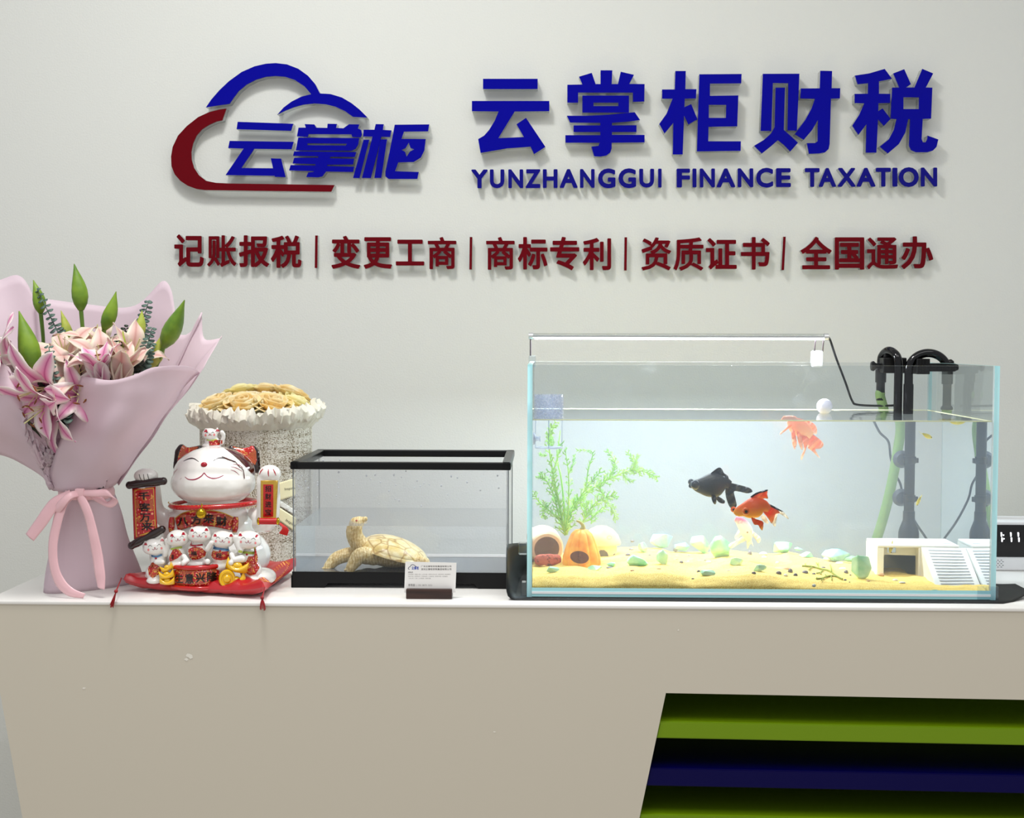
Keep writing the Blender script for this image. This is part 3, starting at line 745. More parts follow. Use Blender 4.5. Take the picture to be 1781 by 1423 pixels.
M_tis = mat('cream_tissue', (252, 249, 236), .5, transl=.35, bump=(120, .8))
bm = bmesh.new(); rows = []
prof = [(.955, -.014), (1.02, -.008), (1.10, .0), (1.17, .008), (1.21, .017), (1.2, .026), (1.13, .031), (1.04, .028), (.97, .016), (.94, .0)]
for i, (r, h) in enumerate(prof):
    row = []
    for k in range(220):
        a = 2 * PI * k / 220; t = min(1, i / 4); v = Vector((math.cos(a) * 3.2, math.sin(a) * 3.2, i * .33))
        q = r + t * (.05 * noise.noise(v * 1.3) + .07 * noise.noise(v * 4.1) + .045 * noise.noise(v * 9) + .025 * noise.noise(v * 17))
        z = bt + h + t * (.010 * noise.noise(v * 1.1 + Vector((5, 0, 0))) + .013 * noise.noise(v * 3.7 + Vector((9, 0, 0))) + .007 * noise.noise(v * 8)) + (.008 * t if math.cos(a - .2) > 0 else 0) * math.cos(a - .2)
        row.append(Vector((BX + q * BR * math.cos(a), BY + q * BR * math.sin(a), z)))
    rows.append(row)
grid(bm, rows, True); solid(put('tissue_collar', bm, M_tis, rb), .0007)
M_rose = [mat('cream_rose', (255, 242, 196), .5, transl=.4, mottle=(30, (255, 250, 228), .4, .6)), mat('peach_rose', (255, 234, 174), .5, transl=.4, mottle=(30, (255, 246, 212), .4, .6)), mat('yellow_rose', (255, 246, 190), .5, transl=.4, mottle=(30, (255, 250, 204), .4, .6))]
def rose(c, R, tilt, m):
    Mr = tilt; bm = bmesh.new(); rr = random.Random(int(c.x * 1e5))
    for ring, (n, rad, hh, curl) in enumerate(((3, .16, .60, -.05), (3, .32, .66, .0), (4, .52, .62, .12), (5, .74, .5, .3), (6, .92, .34, .55))):
        for k in range(n):
            a0 = 2 * PI * k / n + ring * .7 + rr.uniform(-.2, .2); span = 2 * PI / n * 1.5; rows = []
            for i in range(8):
                t = i / 7; row = []
                for j in range(9):
                    u = j / 8 - .5; a = a0 + u * span
                    r = R * (rad * (.45 + .55 * math.sin(t * PI * .55)) + curl * max(0, t - .6) ** 1.2 * 1.1) * (1 + .03 * (j - 4) / 4)
                    h = R * (hh * t - .25 * abs(u * 2) ** 2.2 * hh * t + (.1 - curl * .5) * max(0, t - .75))
                    row.append(c + Mr @ (Vector((r * math.cos(a), r * math.sin(a), h)) + Vector((rr.uniform(-1, 1), rr.uniform(-1, 1), rr.uniform(-1, 1))) * R * .018))
                rows.append(row)
            grid(bm, rows)
    solid(put('rose', bm, m, rb), .0005)
rspots = [(-.62, -.35, 1), (-.1, -.62, 1), (.42, -.5, 1), (-.72, .15, 0), (-.25, .0, 1), (.2, .05, 0), (.68, .0, 2), (-.35, .5, 2), (.1, .58, 1), (.5, .48, 1), (-.05,-.25,0)]
for (u, v, k) in rspots:
    til = Matrix.Rotation(-v * .55, 3, 'X') @ Matrix.Rotation(u * .55, 3, 'Y')
    rose(Vector((BX + u * BR * .98, BY + v * BR * .98, bt + .022 + .016 * (v > .3) + .012 * (1 - u * u - v * v))), .046, til.inverted() if False else til, M_rose[k])
M_tag = mat('cream_satin_label', (240, 230, 186), .4); M_ink = mat('dark_ink', (40, 34, 30), .6)
bb = BVHTree.FromPolygons(*(lambda me: ([v.co + WL['tweed_bucket'] for v in me.vertices], [tuple(p.vertices) for p in me.polygons]))(bpy.data.objects['tweed_bucket'].data))
bm = decal([[(478, 842), (512, 832), (514, 862), (482, 872)]], bb, .004, 5, .33); l1 = solid(put('ribbon_label', bm, M_tag, rb), .0006)
bm = decal([[(452, 868), (482, 880), (516, 902), (512, 924), (480, 902), (448, 884)]], bb, .004, 5, .33); l2 = solid(put('ribbon_label', bm, M_tag, rb), .0006)
bm = decal([[(470, 862), (490, 872), (514, 888), (512, 896), (486, 880), (466, 870)]], bb, .003, 5, .33); solid(put('lace_trim', bm, mat('white_lace', (240, 238, 228), .8, bump=(600, .8)), rb), .0006)
def word_px(s, x0, y0, h, ang=0.0, sk=0.0, r=0.0, w=None):
    """word set at pixel (x0, y0) baseline, cap height h px, rotated by ang"""
    out = []; x = 0.0
    for ch in s:
        if ch == ' ': x += .35; continue
        g = glyph(ch, r, 90); Aa = np.array([p for c in g for p in c]); wd = Aa[:, 0].max()
        out += [[(p[0] + x, p[1]) for p in c] for c in g]; x += wd + .08
    k = h / .72; kx = (w / x) if w else k
    f = lambda p: (x0 + p[0] * kx * math.cos(ang) + p[1] * k * math.sin(ang), y0 + p[0] * kx * math.sin(ang) - p[1] * k * math.cos(ang))
    return [[f(p) for p in c] for c in out]
put('label_text', decal(word_px('Inspire', 495, 853, 4.5, -.12), bb, .0052, 9, .33), M_ink, l1)
put('label_text', decal(word_px('Inspire', 496, 906, 5, .55), bb, .0052, 9, .33), M_ink, l2)
M_redt = mat('red_tassel', (205, 40, 36), .6)
bm = bmesh.new()
for k in range(10): tube(bm, [at(484 + k * .4, 910, .325), at(492 + k, 918 + k * .3, .32), at(486 + k * 1.4, 928 + k * .4, .32)], .0012, 5, 6)
put('tassel', bm, M_redt, rb)

# ================================================================== red cushion
Lc, FRc, BRc, BLc = Vector((-.776, .095)), Vector((-.497, .022)), Vector((-.488, .305)), Vector((-.705, .35))
def cush(u, v):
    p = (Lc * (1 - u) + FRc * u) * (1 - v) + (BLc * (1 - u) + BRc * u) * v; return p
cu_ = thing('satin_cushion', (-.635, .21, ZC), 'red satin square cushion with tasselled corners under the lucky cat', 'cushion')
def satin():
    m, nt, out = newmat('red_satin'); L = nt.links.new
    b = nd(nt, 'BsdfPrincipled', i_Roughness=.28); b.inputs['Base Color'].default_value = lin((176, 6, 22)); b.inputs['Sheen Weight'].default_value = .4
    b.inputs['Specular IOR Level'].default_value = .8; b.inputs['Sheen Tint'].default_value = lin((255, 120, 120))
    L(b.outputs[0], out.inputs[0]); return m
M_sat = satin(); bm = bmesh.new(); n = 56
def cz(u, v, top):
    e = min(u, 1 - u, v, 1 - v) * 2
    prof_ = max(0, 1 - (1 - e) ** 3.4) ** .5
    corner = (abs(u - .5) * 2 * abs(v - .5) * 2) ** 4
    wr = 1.7 * (.0035 * noise.noise(Vector((u * 9, v * 3.5, 3))) + .0025 * math.sin(u * 34 + 5 * noise.noise(Vector((u * 4, v * 4, 0))))) * (1 - e) * min(1, e * 6)
    press = .012 * math.exp(-(((u - .5) / .34) ** 2 + ((v - .5) / .34) ** 2) * 1.2)
    base = .013 + .012 * corner
    return (base + (.011 + .018 * max(abs(u - .5), abs(v - .5) * .8) ** 1.5 * 2.8 * min(1, 1.2 - e)) * prof_ - press + wr) if top else max(.0004, base - .0135 * prof_ - abs(wr) * .5)
for top in (True, False):
    rows = []
    for i in range(n + 1):
        row = []
        for j in range(n + 1):
            u, v = j / n, i / n
            cx_, cy_ = (u - .5) * 2, (v - .5) * 2
            pin = 1 - .07 * ((1 - abs(cx_) ** 2) * abs(cy_) ** 3)
            pin2 = 1 - .07 * ((1 - abs(cy_) ** 2) * abs(cx_) ** 3)
            p = cush(.5 + (u - .5) * pin2, .5 + (v - .5) * pin)
            row.append(Vector((p.x, p.y, ZC + cz(u, v, top))))
        rows.append(row)
    grid(bm, rows if top else [r[::-1] for r in rows])
bmesh.ops.remove_doubles(bm, verts=bm.verts, dist=2e-4)
put('cushion_cover', bm, M_sat, cu_)
cbv = bvh_of(bpy.data.objects['cushion_cover'].data)
def ctop(x, y):
    h = cbv.ray_cast(Vector((x, y, ZC + .2)) - WL['cushion_cover'], Vector((0, 0, -1))); return h[0].z + WL['cushion_cover'].z if h[0] else ZC
M_cord = mat('crimson_cord', (150, 16, 26), .5)
def tassel(p0, p1, p2, n=16, spr=.004):
    bm = bmesh.new(); tube(bm, [p0, p1], .0012, 6, 6); ball(bm, p1, .0035, 10)
    for k in range(n):
        a = 2 * PI * k / n; tube(bm, [p1, p1.lerp(p2, .5) + Vector((spr * math.cos(a), spr * math.sin(a), 0)), p2 + Vector((spr * 1.3 * math.cos(a), spr * 1.3 * math.sin(a), rnd.uniform(-.003, .003)))], .0006, 4, 5)
    put('tassel', bm, M_cord, cu_)
zc_ = lambda p, h: Vector((p.x, p.y, ZC + h))
tassel(zc_(Lc, .026), at(203, 1028, .0) + Vector((0, -.004, 0)), at(194, 1055, -.006), 14, .002)
tassel(zc_(FRc, .024), at(456, 1040, -.002), at(457, 1060, -.006), 14, .0035)
M_gold = mat('gold_embroidery', (196, 132, 40), .4, metal=.3)
bm = bmesh.new()
for k in range(26):
    t = .14 + .72 * k / 25; p = cush(.965, t); z = ctop(p.x, p.y)
    q = cush(.93 - .02 * (k % 2), t + .012); z2 = ctop(q.x, q.y)
    tube(bm, [Vector((p.x, p.y, z + .0006)), Vector((q.x, q.y, z2 + .0008))], .0011, 5, 4)
put('gold_trim', bm, M_gold, cu_)
# ================================================================== lucky cat
CYc = .175
CBz = ctop(-.622, CYc)
cat = thing('lucky_cat', (-.622, CYc, CBz), 'white glazed beckoning cat figurine holding scrolls with kittens at its feet on red cushion', 'figurine')
M_cer = mat('white_glaze', (238, 236, 230), .12, spec=.6, coat=.6)
M_brn = mat('brown_glaze', (66, 22, 12), .12, coat=.6, mottle=(40, (88, 34, 18), .4, .7)); M_blk = mat('black_glaze', (34, 12, 12), .12, coat=.6)
M_crim = mat('crimson_glaze', (170, 14, 40), .18, coat=.5); M_redg = mat('red_glaze', (188, 18, 22), .2, coat=.4)
M_ing = mat('gold_glaze', (234, 184, 14), .15, coat=.6, spec=.6); M_brass = mat('brass', (196, 160, 40), .15, metal=1.0)
M_line = mat('painted_line', (52, 40, 46), .3); M_mline = mat('mouth_line', (150, 20, 60), .3)
M_lime = mat('lime_glaze', (186, 200, 90), .2); M_sky = mat('blue_glaze', (94, 140, 182), .2); M_goldp = mat('gold_paint', (206, 164, 66), .3, metal=.4); M_pinkp = mat('pink_glaze', (236, 140, 140), .25)
def brocade(name, sc_, base=(176, 22, 24)):
    """red ground with gold fish-scale waves, pink and blue blossoms"""
    m, nt, out = newmat(name); L = nt.links.new
    tc = nd(nt, 'TexCoord'); mp = nd(nt, 'Mapping'); mp.inputs['Scale'].default_value = (sc_, sc_, sc_); L(tc.outputs['Object'], mp.inputs[0])
    v = nd(nt, 'TexVoronoi', i_Scale=1.0); L(mp.outputs[0], v.inputs['Vector'])
    r1 = ramp(nt, [(.0, (236, 196, 84)), (.14, (232, 130, 130)), (.26, base), (.62, base), (.70, (222, 176, 80)), (.80, (196, 60, 40))], v.outputs['Distance'], 'CONSTANT')
    n = nd(nt, 'TexNoise', i_Scale=.45, i_Detail=1.0); L(mp.outputs[0], n.inputs['Vector'])
    w = nd(nt, 'TexWave', i_Scale=1.6, i_Distortion=6.0); w.wave_type = 'RINGS'; L(mp.outputs[0], w.inputs['Vector'])
    r2 = ramp(nt, [(.0, (150, 30, 26)), (.42, (226, 186, 92)), (.66, base)], w.outputs[1], 'CONSTANT')
    f = ramp(nt, [(.54, (0, 0, 0)), (.57, (255, 255, 255))], n.outputs[0])
    mx = nd(nt, 'MixRGB'); L(f.outputs[0], mx.inputs[0]); L(r1.outputs[0], mx.inputs[1]); L(r2.outputs[0], mx.inputs[2])
    b = nd(nt, 'BsdfPrincipled', i_Roughness=.2); b.inputs['Coat Weight'].default_value = .4; L(mx.outputs[0], b.inputs['Base Color']); L(b.outputs[0], out.inputs[0]); return m
M_broc = brocade('brocade_glaze', 120); M_broc2 = brocade('fine_brocade_glaze', 170); M_scale = brocade('ear_brocade_glaze', 130, (190, 30, 26))
def E(bm, px, py, Y, rx, rz, ry=None, seg=24, rot=0.0):
    k = sc(Y); ball(bm, at(px, py, Y), (rx * k, (ry or rx) * k, rz * k), seg, Matrix.Rotation(rot, 4, 'Y'))
def limb(bm, pts, rr, seg=14):
    P = [at(*p) for p in pts]; k = sc(pts[0][2])
    tube(bm, P, [r * k for r in rr], seg, 16); ball(bm, P[0], rr[0] * k * .99, 14); ball(bm, P[-1], rr[-1] * k * .99, 14)
def cat_body(bm):
    E(bm, 371, 840, .155, 75, 41, 62); E(bm, 373, 823, .16, 72, 47, 58); E(bm, 354, 846, .135, 42, 28, 38); E(bm, 390, 846, .135, 42, 28, 38); E(bm, 371, 852, .148, 66, 27, 52)
    E(bm, 371, 800, .165, 42, 25, 40)
    E(bm, 366, 965, .19, 107, 60, 78); E(bm, 366, 998, .18, 98, 32, 72); E(bm, 362, 918, .18, 84, 46, 60); E(bm, 364, 896, .17, 74, 26, 54)
    limb(bm, [(318, 905, .17), (288, 902, .165), (272, 885, .16), (266, 850, .15), (258, 832, .14)], [24, 17, 13, 13, 14])
    E(bm, 254, 828, .132, 22, 14, 17)
    E(bm, 455, 1003, .12, 26, 16, 30); E(bm, 275, 1003, .12, 24, 14, 28)
me = blob(cat_body, .0028, 5)
for v in me.vertices: v.co.z = max(v.co.z, ZC + .0155)
CB = bvh_of(me); put('cat_body', me, M_cer, cat)
# ears
X3q = lambda p: (190 + p[0] * .253, 720 + p[1] * .253)
def ear(pts, Y, inner, name='ear'):
    def b(bm):
        k = sc(Y); tip = at(*pts[1], Y)
        P = [(at(*pts[0], Y), 13), (at(pts[1][0], pts[1][1] + 12, Y), 11), (at(*pts[2], Y), 13)]
        for q in range(21):
            t = q / 20
            for s in range(5):
                a = at(pts[0][0] + (pts[2][0] - pts[0][0]) * t, pts[0][1] + (pts[2][1] - pts[0][1]) * t, Y)
                ap = at(pts[1][0] + (pts[0][0] - pts[1][0]) * .25 + (pts[2][0] - pts[0][0]) * t * .25, pts[1][1] + 8 + abs(t - .5) * 14, Y)
                ball(bm, a.lerp(ap, s / 4), 8 * k, 8)
    me = blob(b, .0022, 4); B = bvh_of(me); e = put(name, me, M_blk, cat)
    put('ear_lining', decal([inner], B, .0006, 4, Y - .01), M_scale, e)
ear([(308, 812), (312, 772), (347, 782)], .182, [X3q(p) for p in [(466,345),(476,285),(495,228),(520,202),(560,197),(600,207),(618,228),(560,265),(510,302)]])
ear([(446, 816), (444, 774), (403, 782)], .182, [X3q(p) for p in [(845,225),(900,194),(945,188),(985,208),(1010,260),(1014,320),(1003,352),(930,290),(870,245)]])
put('head_patch', decal([[X3q(p) for p in [(775,222),(800,210),(840,215),(900,250),(950,295),(1000,345),(1012,400),(1000,425),(975,405),(940,365),(895,318),(850,280),(805,245)]]], CB, .0011, 2), M_brn, cat, label='brown glazed patch on the cat head')
def paint(name, cs, m, B=None, off=.0005, res=4.0, par=None, Yd=.09): return put(name, decal(cs, B or CB, off, res, Yd), m, par or cat)
X3 = lambda p: (190 + p[0] * .253, 720 + p[1] * .253)
for pts in ([(510,325),(545,309),(580,307),(615,328)], [(715,323),(750,304),(800,306),(870,328)]): paint('eyelid', strip_px([X3(p) for p in pts], [.7, 2.4, .7]), M_line)
paint('mouth', strip_px([X3(p) for p in [(520,433),(545,450),(590,450),(630,430),(652,405)]], [.9, 2, 1.5]) , M_mline)
paint('mouth', strip_px([X3(p) for p in [(652,405),(675,430),(710,443),(750,438),(785,422)]], [1.5, 2, .9]), M_mline)
for pts in ([(445,395),(435,415),(432,440)], [(470,378),(450,400),(440,425)], [(835,385),(865,395),(895,420)], [(835,362),(875,372),(915,395)], [(850,345),(890,350),(920,370)]): paint('whisker', strip_px([X3(p) for p in pts], [.4, 1.0, .4]), M_mline)
bm = bmesh.new(); h = CB.ray_cast(CP, ray(*X3((652, 350))).normalized())[0]; k = sc(.1)
ball(bm, h, (6 * k, 3.4 * k, 4.8 * k), 14); put('nose', bm, M_crim, cat)
paint('claw_lines', strip_px([X3((205,415)), X3((212,440)), X3((225,465))], 1.0), M_line); paint('claw_lines', strip_px([X3((235,415)), X3((238,440)), X3((245,465))], 1.0), M_line); paint('claw_lines', strip_px([X3((262,412)), X3((268,435)), X3((276,455))], 1.0), M_line)
# collar and bell
bm = bmesh.new(); cc = at(371, 877, .158); P = []
for q in range(49):
    a = 2 * PI * q / 48; P.append(cc + Vector((74 * sc(.15) * math.cos(a), 58 * sc(.15) * math.sin(a), .003 * math.cos(a) + .001)))
tube(bm, P, 4.6 * sc(.12), 10); col = put('collar', bm, M_redg, cat)
bm = bmesh.new()
for q in range(64):
    a = PI + PI * q / 64; d = Vector((74 * math.cos(a), 58 * math.sin(a), 0)) * sc(.15)
    ball(bm, cc + d * 1.055 + Vector((0, 0, .004 * (1 if q % 2 else -.6))), .0009, 6)
put('collar_studs', bm, M_goldp, col)
bm = bmesh.new(); bc = at(350, 893, .082); k = sc(.085); ball(bm, bc, 9.4 * k, 24); tube(bm, [bc + Vector((0, 0, 9 * k)), bc + Vector((0, .006, 16 * k))], .0012, 8)
bell = put('bell', bm, M_brass, cat)
bm = bmesh.new(); lathe(bm, [(9.3 * k, -.0006), (9.8 * k, -.0004), (9.8 * k, .0004), (9.3 * k, .0006)], bc, 28); put('bell_seam', bm, M_brass, bell)
# bib scroll across the chest
bibo = [X3(p) for p in [(455,718),(500,685),(560,668),(630,662),(720,668),(790,685),(850,712),(835,800),(790,790),(720,775),(640,768),(560,778),(500,795),(475,812)]]
bib = solid(put('chest_scroll', decal([bibo], CB, .0035, 4), M_broc, cat), .002)
paint('scroll_border', strip_px([X3(p) for p in [(450,720),(500,685),(560,667),(630,661),(720,667),(790,684),(853,712)]], 1.6), M_goldp, None, .0052, 4, bib)
for (x, y, x2, y2) in ((435, 708, 430, 812), (875, 705, 865, 812)):
    bm = bmesh.new(); a, b = (CB.ray_cast(CP, ray(*X3(p)).normalized())[0] for p in ((x, y), (x2, y2)))
    o_ = Vector((0, -.004, 0)); tube(bm, [a + o_, b + o_], [.004, .006, .006, .006, .004], 12, 8); put('scroll_end', bm, M_broc2, bib)
M_inkb = mat('black_brush_ink', (16, 10, 12), .3)
for ch, (x, y), hgt in (('八', (468, 770), 60), ('方', (560, 760), 62), ('来', (645, 752), 66), ('财', (735, 772), 66)):
    x0, y0 = X3((x, y)); paint('brush_character', fit(glyph(ch, .024), x0, y0 - hgt * .253, x0 + 19, y0), M_inkb, None, .0064, 8, bib)
# left scroll held in the paw
def scrollpx(outline_rows, Y, m, par, name):
    bm = bmesh.new(); loft(bm, [[at(x, y, Yq) for x, y, Yq in c] for c in outline_rows], 14, 10); return solid(put(name, bm, m, par), .002)
sl = scrollpx([[X3((160, 512)) + (.122,), X3((165, 680)) + (.112,), X3((172, 862)) + (.105,)], [X3((240, 512)) + (.112,), X3((246, 680)) + (.102,), X3((250, 850)) + (.095,)], [X3((318, 500)) + (.118,), X3((322, 660)) + (.108,), X3((335, 825)) + (.102,)]], .11, M_redg, cat, 'hanging_scroll')
SLB = bvh_of(sl.data)
def dec_l(name, cs, m, o, off, res=5, Yd=.1):
    sl_b = BVHTree.FromPolygons([v.co + WL[o.name] for v in o.data.vertices], [tuple(p.vertices) for p in o.data.polygons])
    return put(name, decal(cs, sl_b, off, res, Yd), m, o)
dec_l('scroll_panel', [[X3(p) for p in [(173,522),(306,508),(310,600),(322,800),(318,812),(184,846),(178,700)]]], M_goldp, sl, .0014)
dec_l('scroll_brocade', [[X3(p) for p in [(178,527),(301,514),(305,600),(317,797),(190,838),(183,700)]]], M_broc, sl, .0018)
for ch, x, y, w_, h_ in (('千', 200, 590, 75, 52), ('客', 203, 670, 78, 58), ('万', 210, 742, 72, 58), ('来', 220, 802, 78, 58)):
    x0, y0 = X3((x, y)); dec_l('brush_character', fit(glyph(ch, .024), x0, y0 - h_ * .253, x0 + w_ * .253, y0), M_inkb, sl, .0023, 9)
for (p, q, yy) in (((140, 490, ), (372, 462), .118), ((155, 905), (362, 795), .098)):
    bm = bmesh.new(); a, b = at(*X3(p), yy + .004), at(*X3(q), yy); tube(bm, [a, b], [.0068, .0082, .0076, .0076, .0082, .0068], 14, 12); ball(bm, a, .0075, 12); ball(bm, b, .0075, 12); put('scroll_rod', bm, M_blk, sl)
# waving arm
def arm_b(bm):
    limb(bm, [(466, 836, .115), (467, 870, .118), (464, 905, .125), (452, 912, .135)], [20, 21, 20, 15]); E(bm, 469, 824, .11, 20, 16, 18)
    limb(bm, [(455, 908, .13), (440, 893, .155)], [12, 10])
me = blob(arm_b, .0024, 4); AB = bvh_of(me); arm = put('waving_arm', me, M_cer, cat)
paint('claw_lines', strip_px([X3((1057,378)), X3((1042,395)), X3((1032,418))], [1.2, 2, .8]), M_crim, AB, .0005, 4, arm); paint('claw_lines', strip_px([X3((1095,378)), X3((1093,405)), X3((1096,430))], [1.2, 2.2, 1]), M_crim, AB, .0005, 4, arm); paint('claw_lines', strip_px([X3((1127,380)), X3((1138,402)), X3((1147,425))], [1.2, 2, .8]), M_crim, AB, .0005, 4, arm)
sp = solid(put('arm_scroll', decal([[X3(p) for p in [(1042,458),(1160,458),(1145,722),(1042,722)]]], AB, .0012, 4), M_goldp, arm), .0012)
paint('scroll_panel', [[X3(p) for p in [(1058,485),(1128,485),(1128,708),(1058,708)]]], M_redg, AB, .0022, 5, sp)
for k_, ch in enumerate('招财进宝'):
    x0, y0 = X3((1072, 535 + k_ * 54)); paint('brush_character', fit(glyph(ch, .018), x0, y0 - 10.5, x0 + 10.5, y0), M_inkb, AB, .0027, 9, sp)
bm = bmesh.new(); a, b = at(*X3((1028, 738)), .088), at(*X3((1160, 738)), .088); tube(bm, [a, b], .0062, 14, 4); rr_ = put('scroll_roll', bm, M_redg, sp)
bm = bmesh.new()
for p in (a, b): ball(bm, p, (.0035, .0072, .0072), 12)
put('roll_caps', bm, M_brass, rr_)
# kittens
def kitten(hx, hy, Y, rx, rz, body, ears_, tilt, bibc, bibpx, collar_c, ch=None, arms=()):
    def b(bm):
        E(bm, hx, hy, Y, rx, rz, rx * .9); E(bm, hx, hy + rz * .25, Y, rx * 1.04, rz * .75, rx * .9)
        for e in body: E(bm, *e)
        for (ex, ey) in ears_: limb(bm, [(ex, ey + 6, Y), (ex, ey, Y)], [rx * .3, rx * .14], 10)
        for a_ in arms: limb(bm, a_[0], a_[1], 10)
    me = blob(b, .0016, 4); B = bvh_of(me); kt = put('kitten_figure', me, M_cer, cat)
    for (ex, ey) in ears_: paint('ear_lining', [[(ex - 3.4, ey + 5.5), (ex - 1.5, ey + 1), (ex + 1.5, ey + 1), (ex + 3.4, ey + 5.5)]], M_crim, B, .0005, 3, kt, Y - .01)
    c, s = math.cos(tilt), math.sin(tilt); R = lambda x, y: (hx + x * c - y * s, hy + x * s + y * c)
    u = rx / 19
    for sg in (-1, 1):
        paint('eyelid', strip_px([R(sg * 11 * u, -.5 * u), R(sg * 7.5 * u, -3.2 * u), R(sg * 4 * u, -.5 * u)], [.4, .9, .4]), M_line, B, .0004, 3, kt, Y - .015)
        paint('mouth', strip_px([R(0, 3 * u), R(sg * 2.2 * u, 5 * u), R(sg * 4.6 * u, 3.4 * u)], .7), M_mline, B, .0004, 3, kt, Y - .015)
        paint('cheek', disc_px(*R(sg * 11 * u, 4 * u), 1.8, 2.2), M_pinkp, B, .0004, 3, kt, Y - .015)
    paint('nose', disc_px(*R(0, 1.8 * u), 1.1, .8), M_crim, B, .0004, 3, kt, Y - .015)
    if bibpx: bb_ = paint('bib', [bibpx], bibc, B, .0006, 3, kt, Y - .015)
    if collar_c: paint('collar_band', strip_px(collar_c[0], collar_c[1]), collar_c[2], B, .0008, 3, kt, Y - .015)
    if collar_c:
        q = collar_c[0][len(collar_c[0]) // 2]; hh = B.ray_cast(CP, ray(q[0] - 1, q[1] + 3).normalized())[0]
        if hh: bm = bmesh.new(); ball(bm, hh, .0022, 10); put('tiny_bell', bm, M_crim, kt)
    if ch: paint('brush_character', fit(glyph(ch[0], .02), *ch[1]), M_inkb, B, .0011, 6, kt, Y - .015)
    return kt
Q3 = lambda pts: [X3(p) for p in pts]
D = lambda x, y: (270 + x * .1179, 930 + y * .1179)
kitten(269, 951, .095, 20, 15, [(276, 975, .098, 15, 16, 13), (270, 996, .1, 17, 16, 15), (268, 1010, .09, 14, 6, 12)], [(253, 943), (282, 936)], -.12, M_broc2, Q3([(262,1035),(300,1020),(345,1050),(362,1070),(345,1100),(300,1130),(272,1110)]), (Q3([(285,975),(325,982),(362,968)]), 3.2, M_sky), None, [([(288, 965, .09), (292, 952, .088), (291, 940, .088)], [5, 4.5, 5]), ([(272, 978, .085), (283, 978, .08)], [5, 4.5])])
kitten(309, 936, .088, 19, 15, [(308, 965, .09, 16, 19, 13), (309, 983, .09, 18, 12, 14)], [(299, 928), (319, 925)], -.1, M_broc2, [D(*p) for p in [(205,330),(260,220),(345,215),(400,285),(330,350),(255,385),(205,400)]], ([D(225, 215), D(310, 200), D(395, 185)], 3.4, M_lime), ('發', (D(235, 300)[0], D(0, 295)[1], D(275, 0)[0], D(0, 365)[1])), [([(320, 968, .075), (326, 976, .07)], [5, 4.5]), ([(319, 982, .075), (320, 979, .066)], [6, 5.5])])
kitten(347, 929, .083, 19.5, 15, [(344, 960, .086, 18, 19, 14), (344, 982, .088, 20, 10, 14)], [(334, 919), (359, 918)], .02, M_broc2, [D(*p) for p in [(475,300),(490,215),(560,180),(680,190),(755,262),(735,320),(660,360),(560,375),(495,350)]], ([D(510, 158), D(600, 162), D(700, 150)], 3.0, M_crim), ('福', (D(520, 0)[0], D(0, 245)[1], D(612, 0)[0], D(0, 308)[1])), [([(361, 955, .07), (368, 944, .068)], [5, 4.5]), ([(358, 978, .075), (361, 977, .064)], [6, 5.5])])
kitten(387, 938, .085, 20, 15.5, [(384, 966, .087, 18, 19, 14), (384, 984, .088, 20, 10, 14)], [(374, 928), (402, 928)], .06, M_broc2, [D(*p) for p in [(820,290),(830,230),(900,245),(1000,250),(1085,245),(1095,300),(1060,365),(970,380),(880,370),(835,335)]], ([D(832, 192), D(965, 215), D(1092, 230)], 4.0, M_sky), ('旺', (D(900, 0)[0], D(0, 280)[1], D(985, 0)[0], D(0, 345)[1])), [([(403, 965, .075), (406, 972, .07)], [5, 4.5]), ([(400, 980, .075), (402, 979, .066)], [5.5, 5])])
kitten(432, 939, .092, 22, 16.5, [(428, 972, .1, 22, 18, 16), (436, 992, .1, 20, 19, 16), (440, 1010, .09, 17, 7, 14)], [(418, 927), (447, 929)], .08, M_broc2, [D(*p) for p in [(1250,430),(1340,400),(1375,320),(1450,320),(1530,315),(1555,400),(1535,500),(1480,585),(1400,605),(1320,560),(1260,480)]], ([D(1225, 245), D(1360, 268), D(1515, 268)], 4.4, M_lime), None, [([(418, 958, .08), (411, 942, .078), (410, 935, .078)], [6, 5, 5.5]), ([(420, 972, .075), (407, 974, .07)], [7, 5.5])])
kitten(365, 754, .17, 13, 9.5, [(369, 768, .172, 13, 11, 10), (368, 775, .172, 17, 5, 11)], [(358, 746), (378, 745)], -.05, M_broc2, [(364, 768), (375, 765), (387, 766), (387, 774), (364, 775)], ([(359, 765), (366, 766), (377, 764)], 1.8, M_lime), None, [([(386, 770, .165), (389, 758, .163), (386, 752, .162)], [4, 3.6, 4.2])])
# name plate barrel
bm = bmesh.new(); cs = []
for t in range(9):
    u = t / 8; x0 = 303 + 78 * u; bulge = math.sin(PI * u); Yq = .083 - .024 * bulge
    cs.append([at(x0 + 2 * u, 984 - 4 * u + 2 * bulge, Yq + .006), at(x0 - .5 + u, 996 - 2 * u + 2 * bulge, Yq - .004), at(x0 + 1 - u, 1010 - u + 3 * bulge, Yq - .004), at(x0 + 2 - 2 * u, 1022 - u + 4 * bulge, Yq + .006)])
loft(bm, cs, 16, 30); pl = solid(put('name_plate', bm, M_broc2, cat), .0015, 0)
for (y0, y1) in ((986, 984), (1021, 1021)):
    bm = bmesh.new(); tube(bm, [at(300 + 84 * t / 8, y0 + (y1 - y0) * t / 8 + 3 * math.sin(PI * t / 8), .083 - .026 * math.sin(PI * t / 8)) for t in range(9)], .0042, 10, 24); put('plate_rim', bm, M_redg, pl)
for ch, x, y, w_, h_ in (('生', 290, 715, 120, 140), ('意', 440, 725, 125, 150), ('兴', 600, 708, 135, 140), ('隆', 765, 695, 155, 145)):
    x0, y0 = D(x, y); dec_l('brush_character', fit(glyph(ch, .026), x0, y0 - h_ * .1179, x0 + w_ * .1179, y0), M_inkb, pl, .0016, 4, .06)
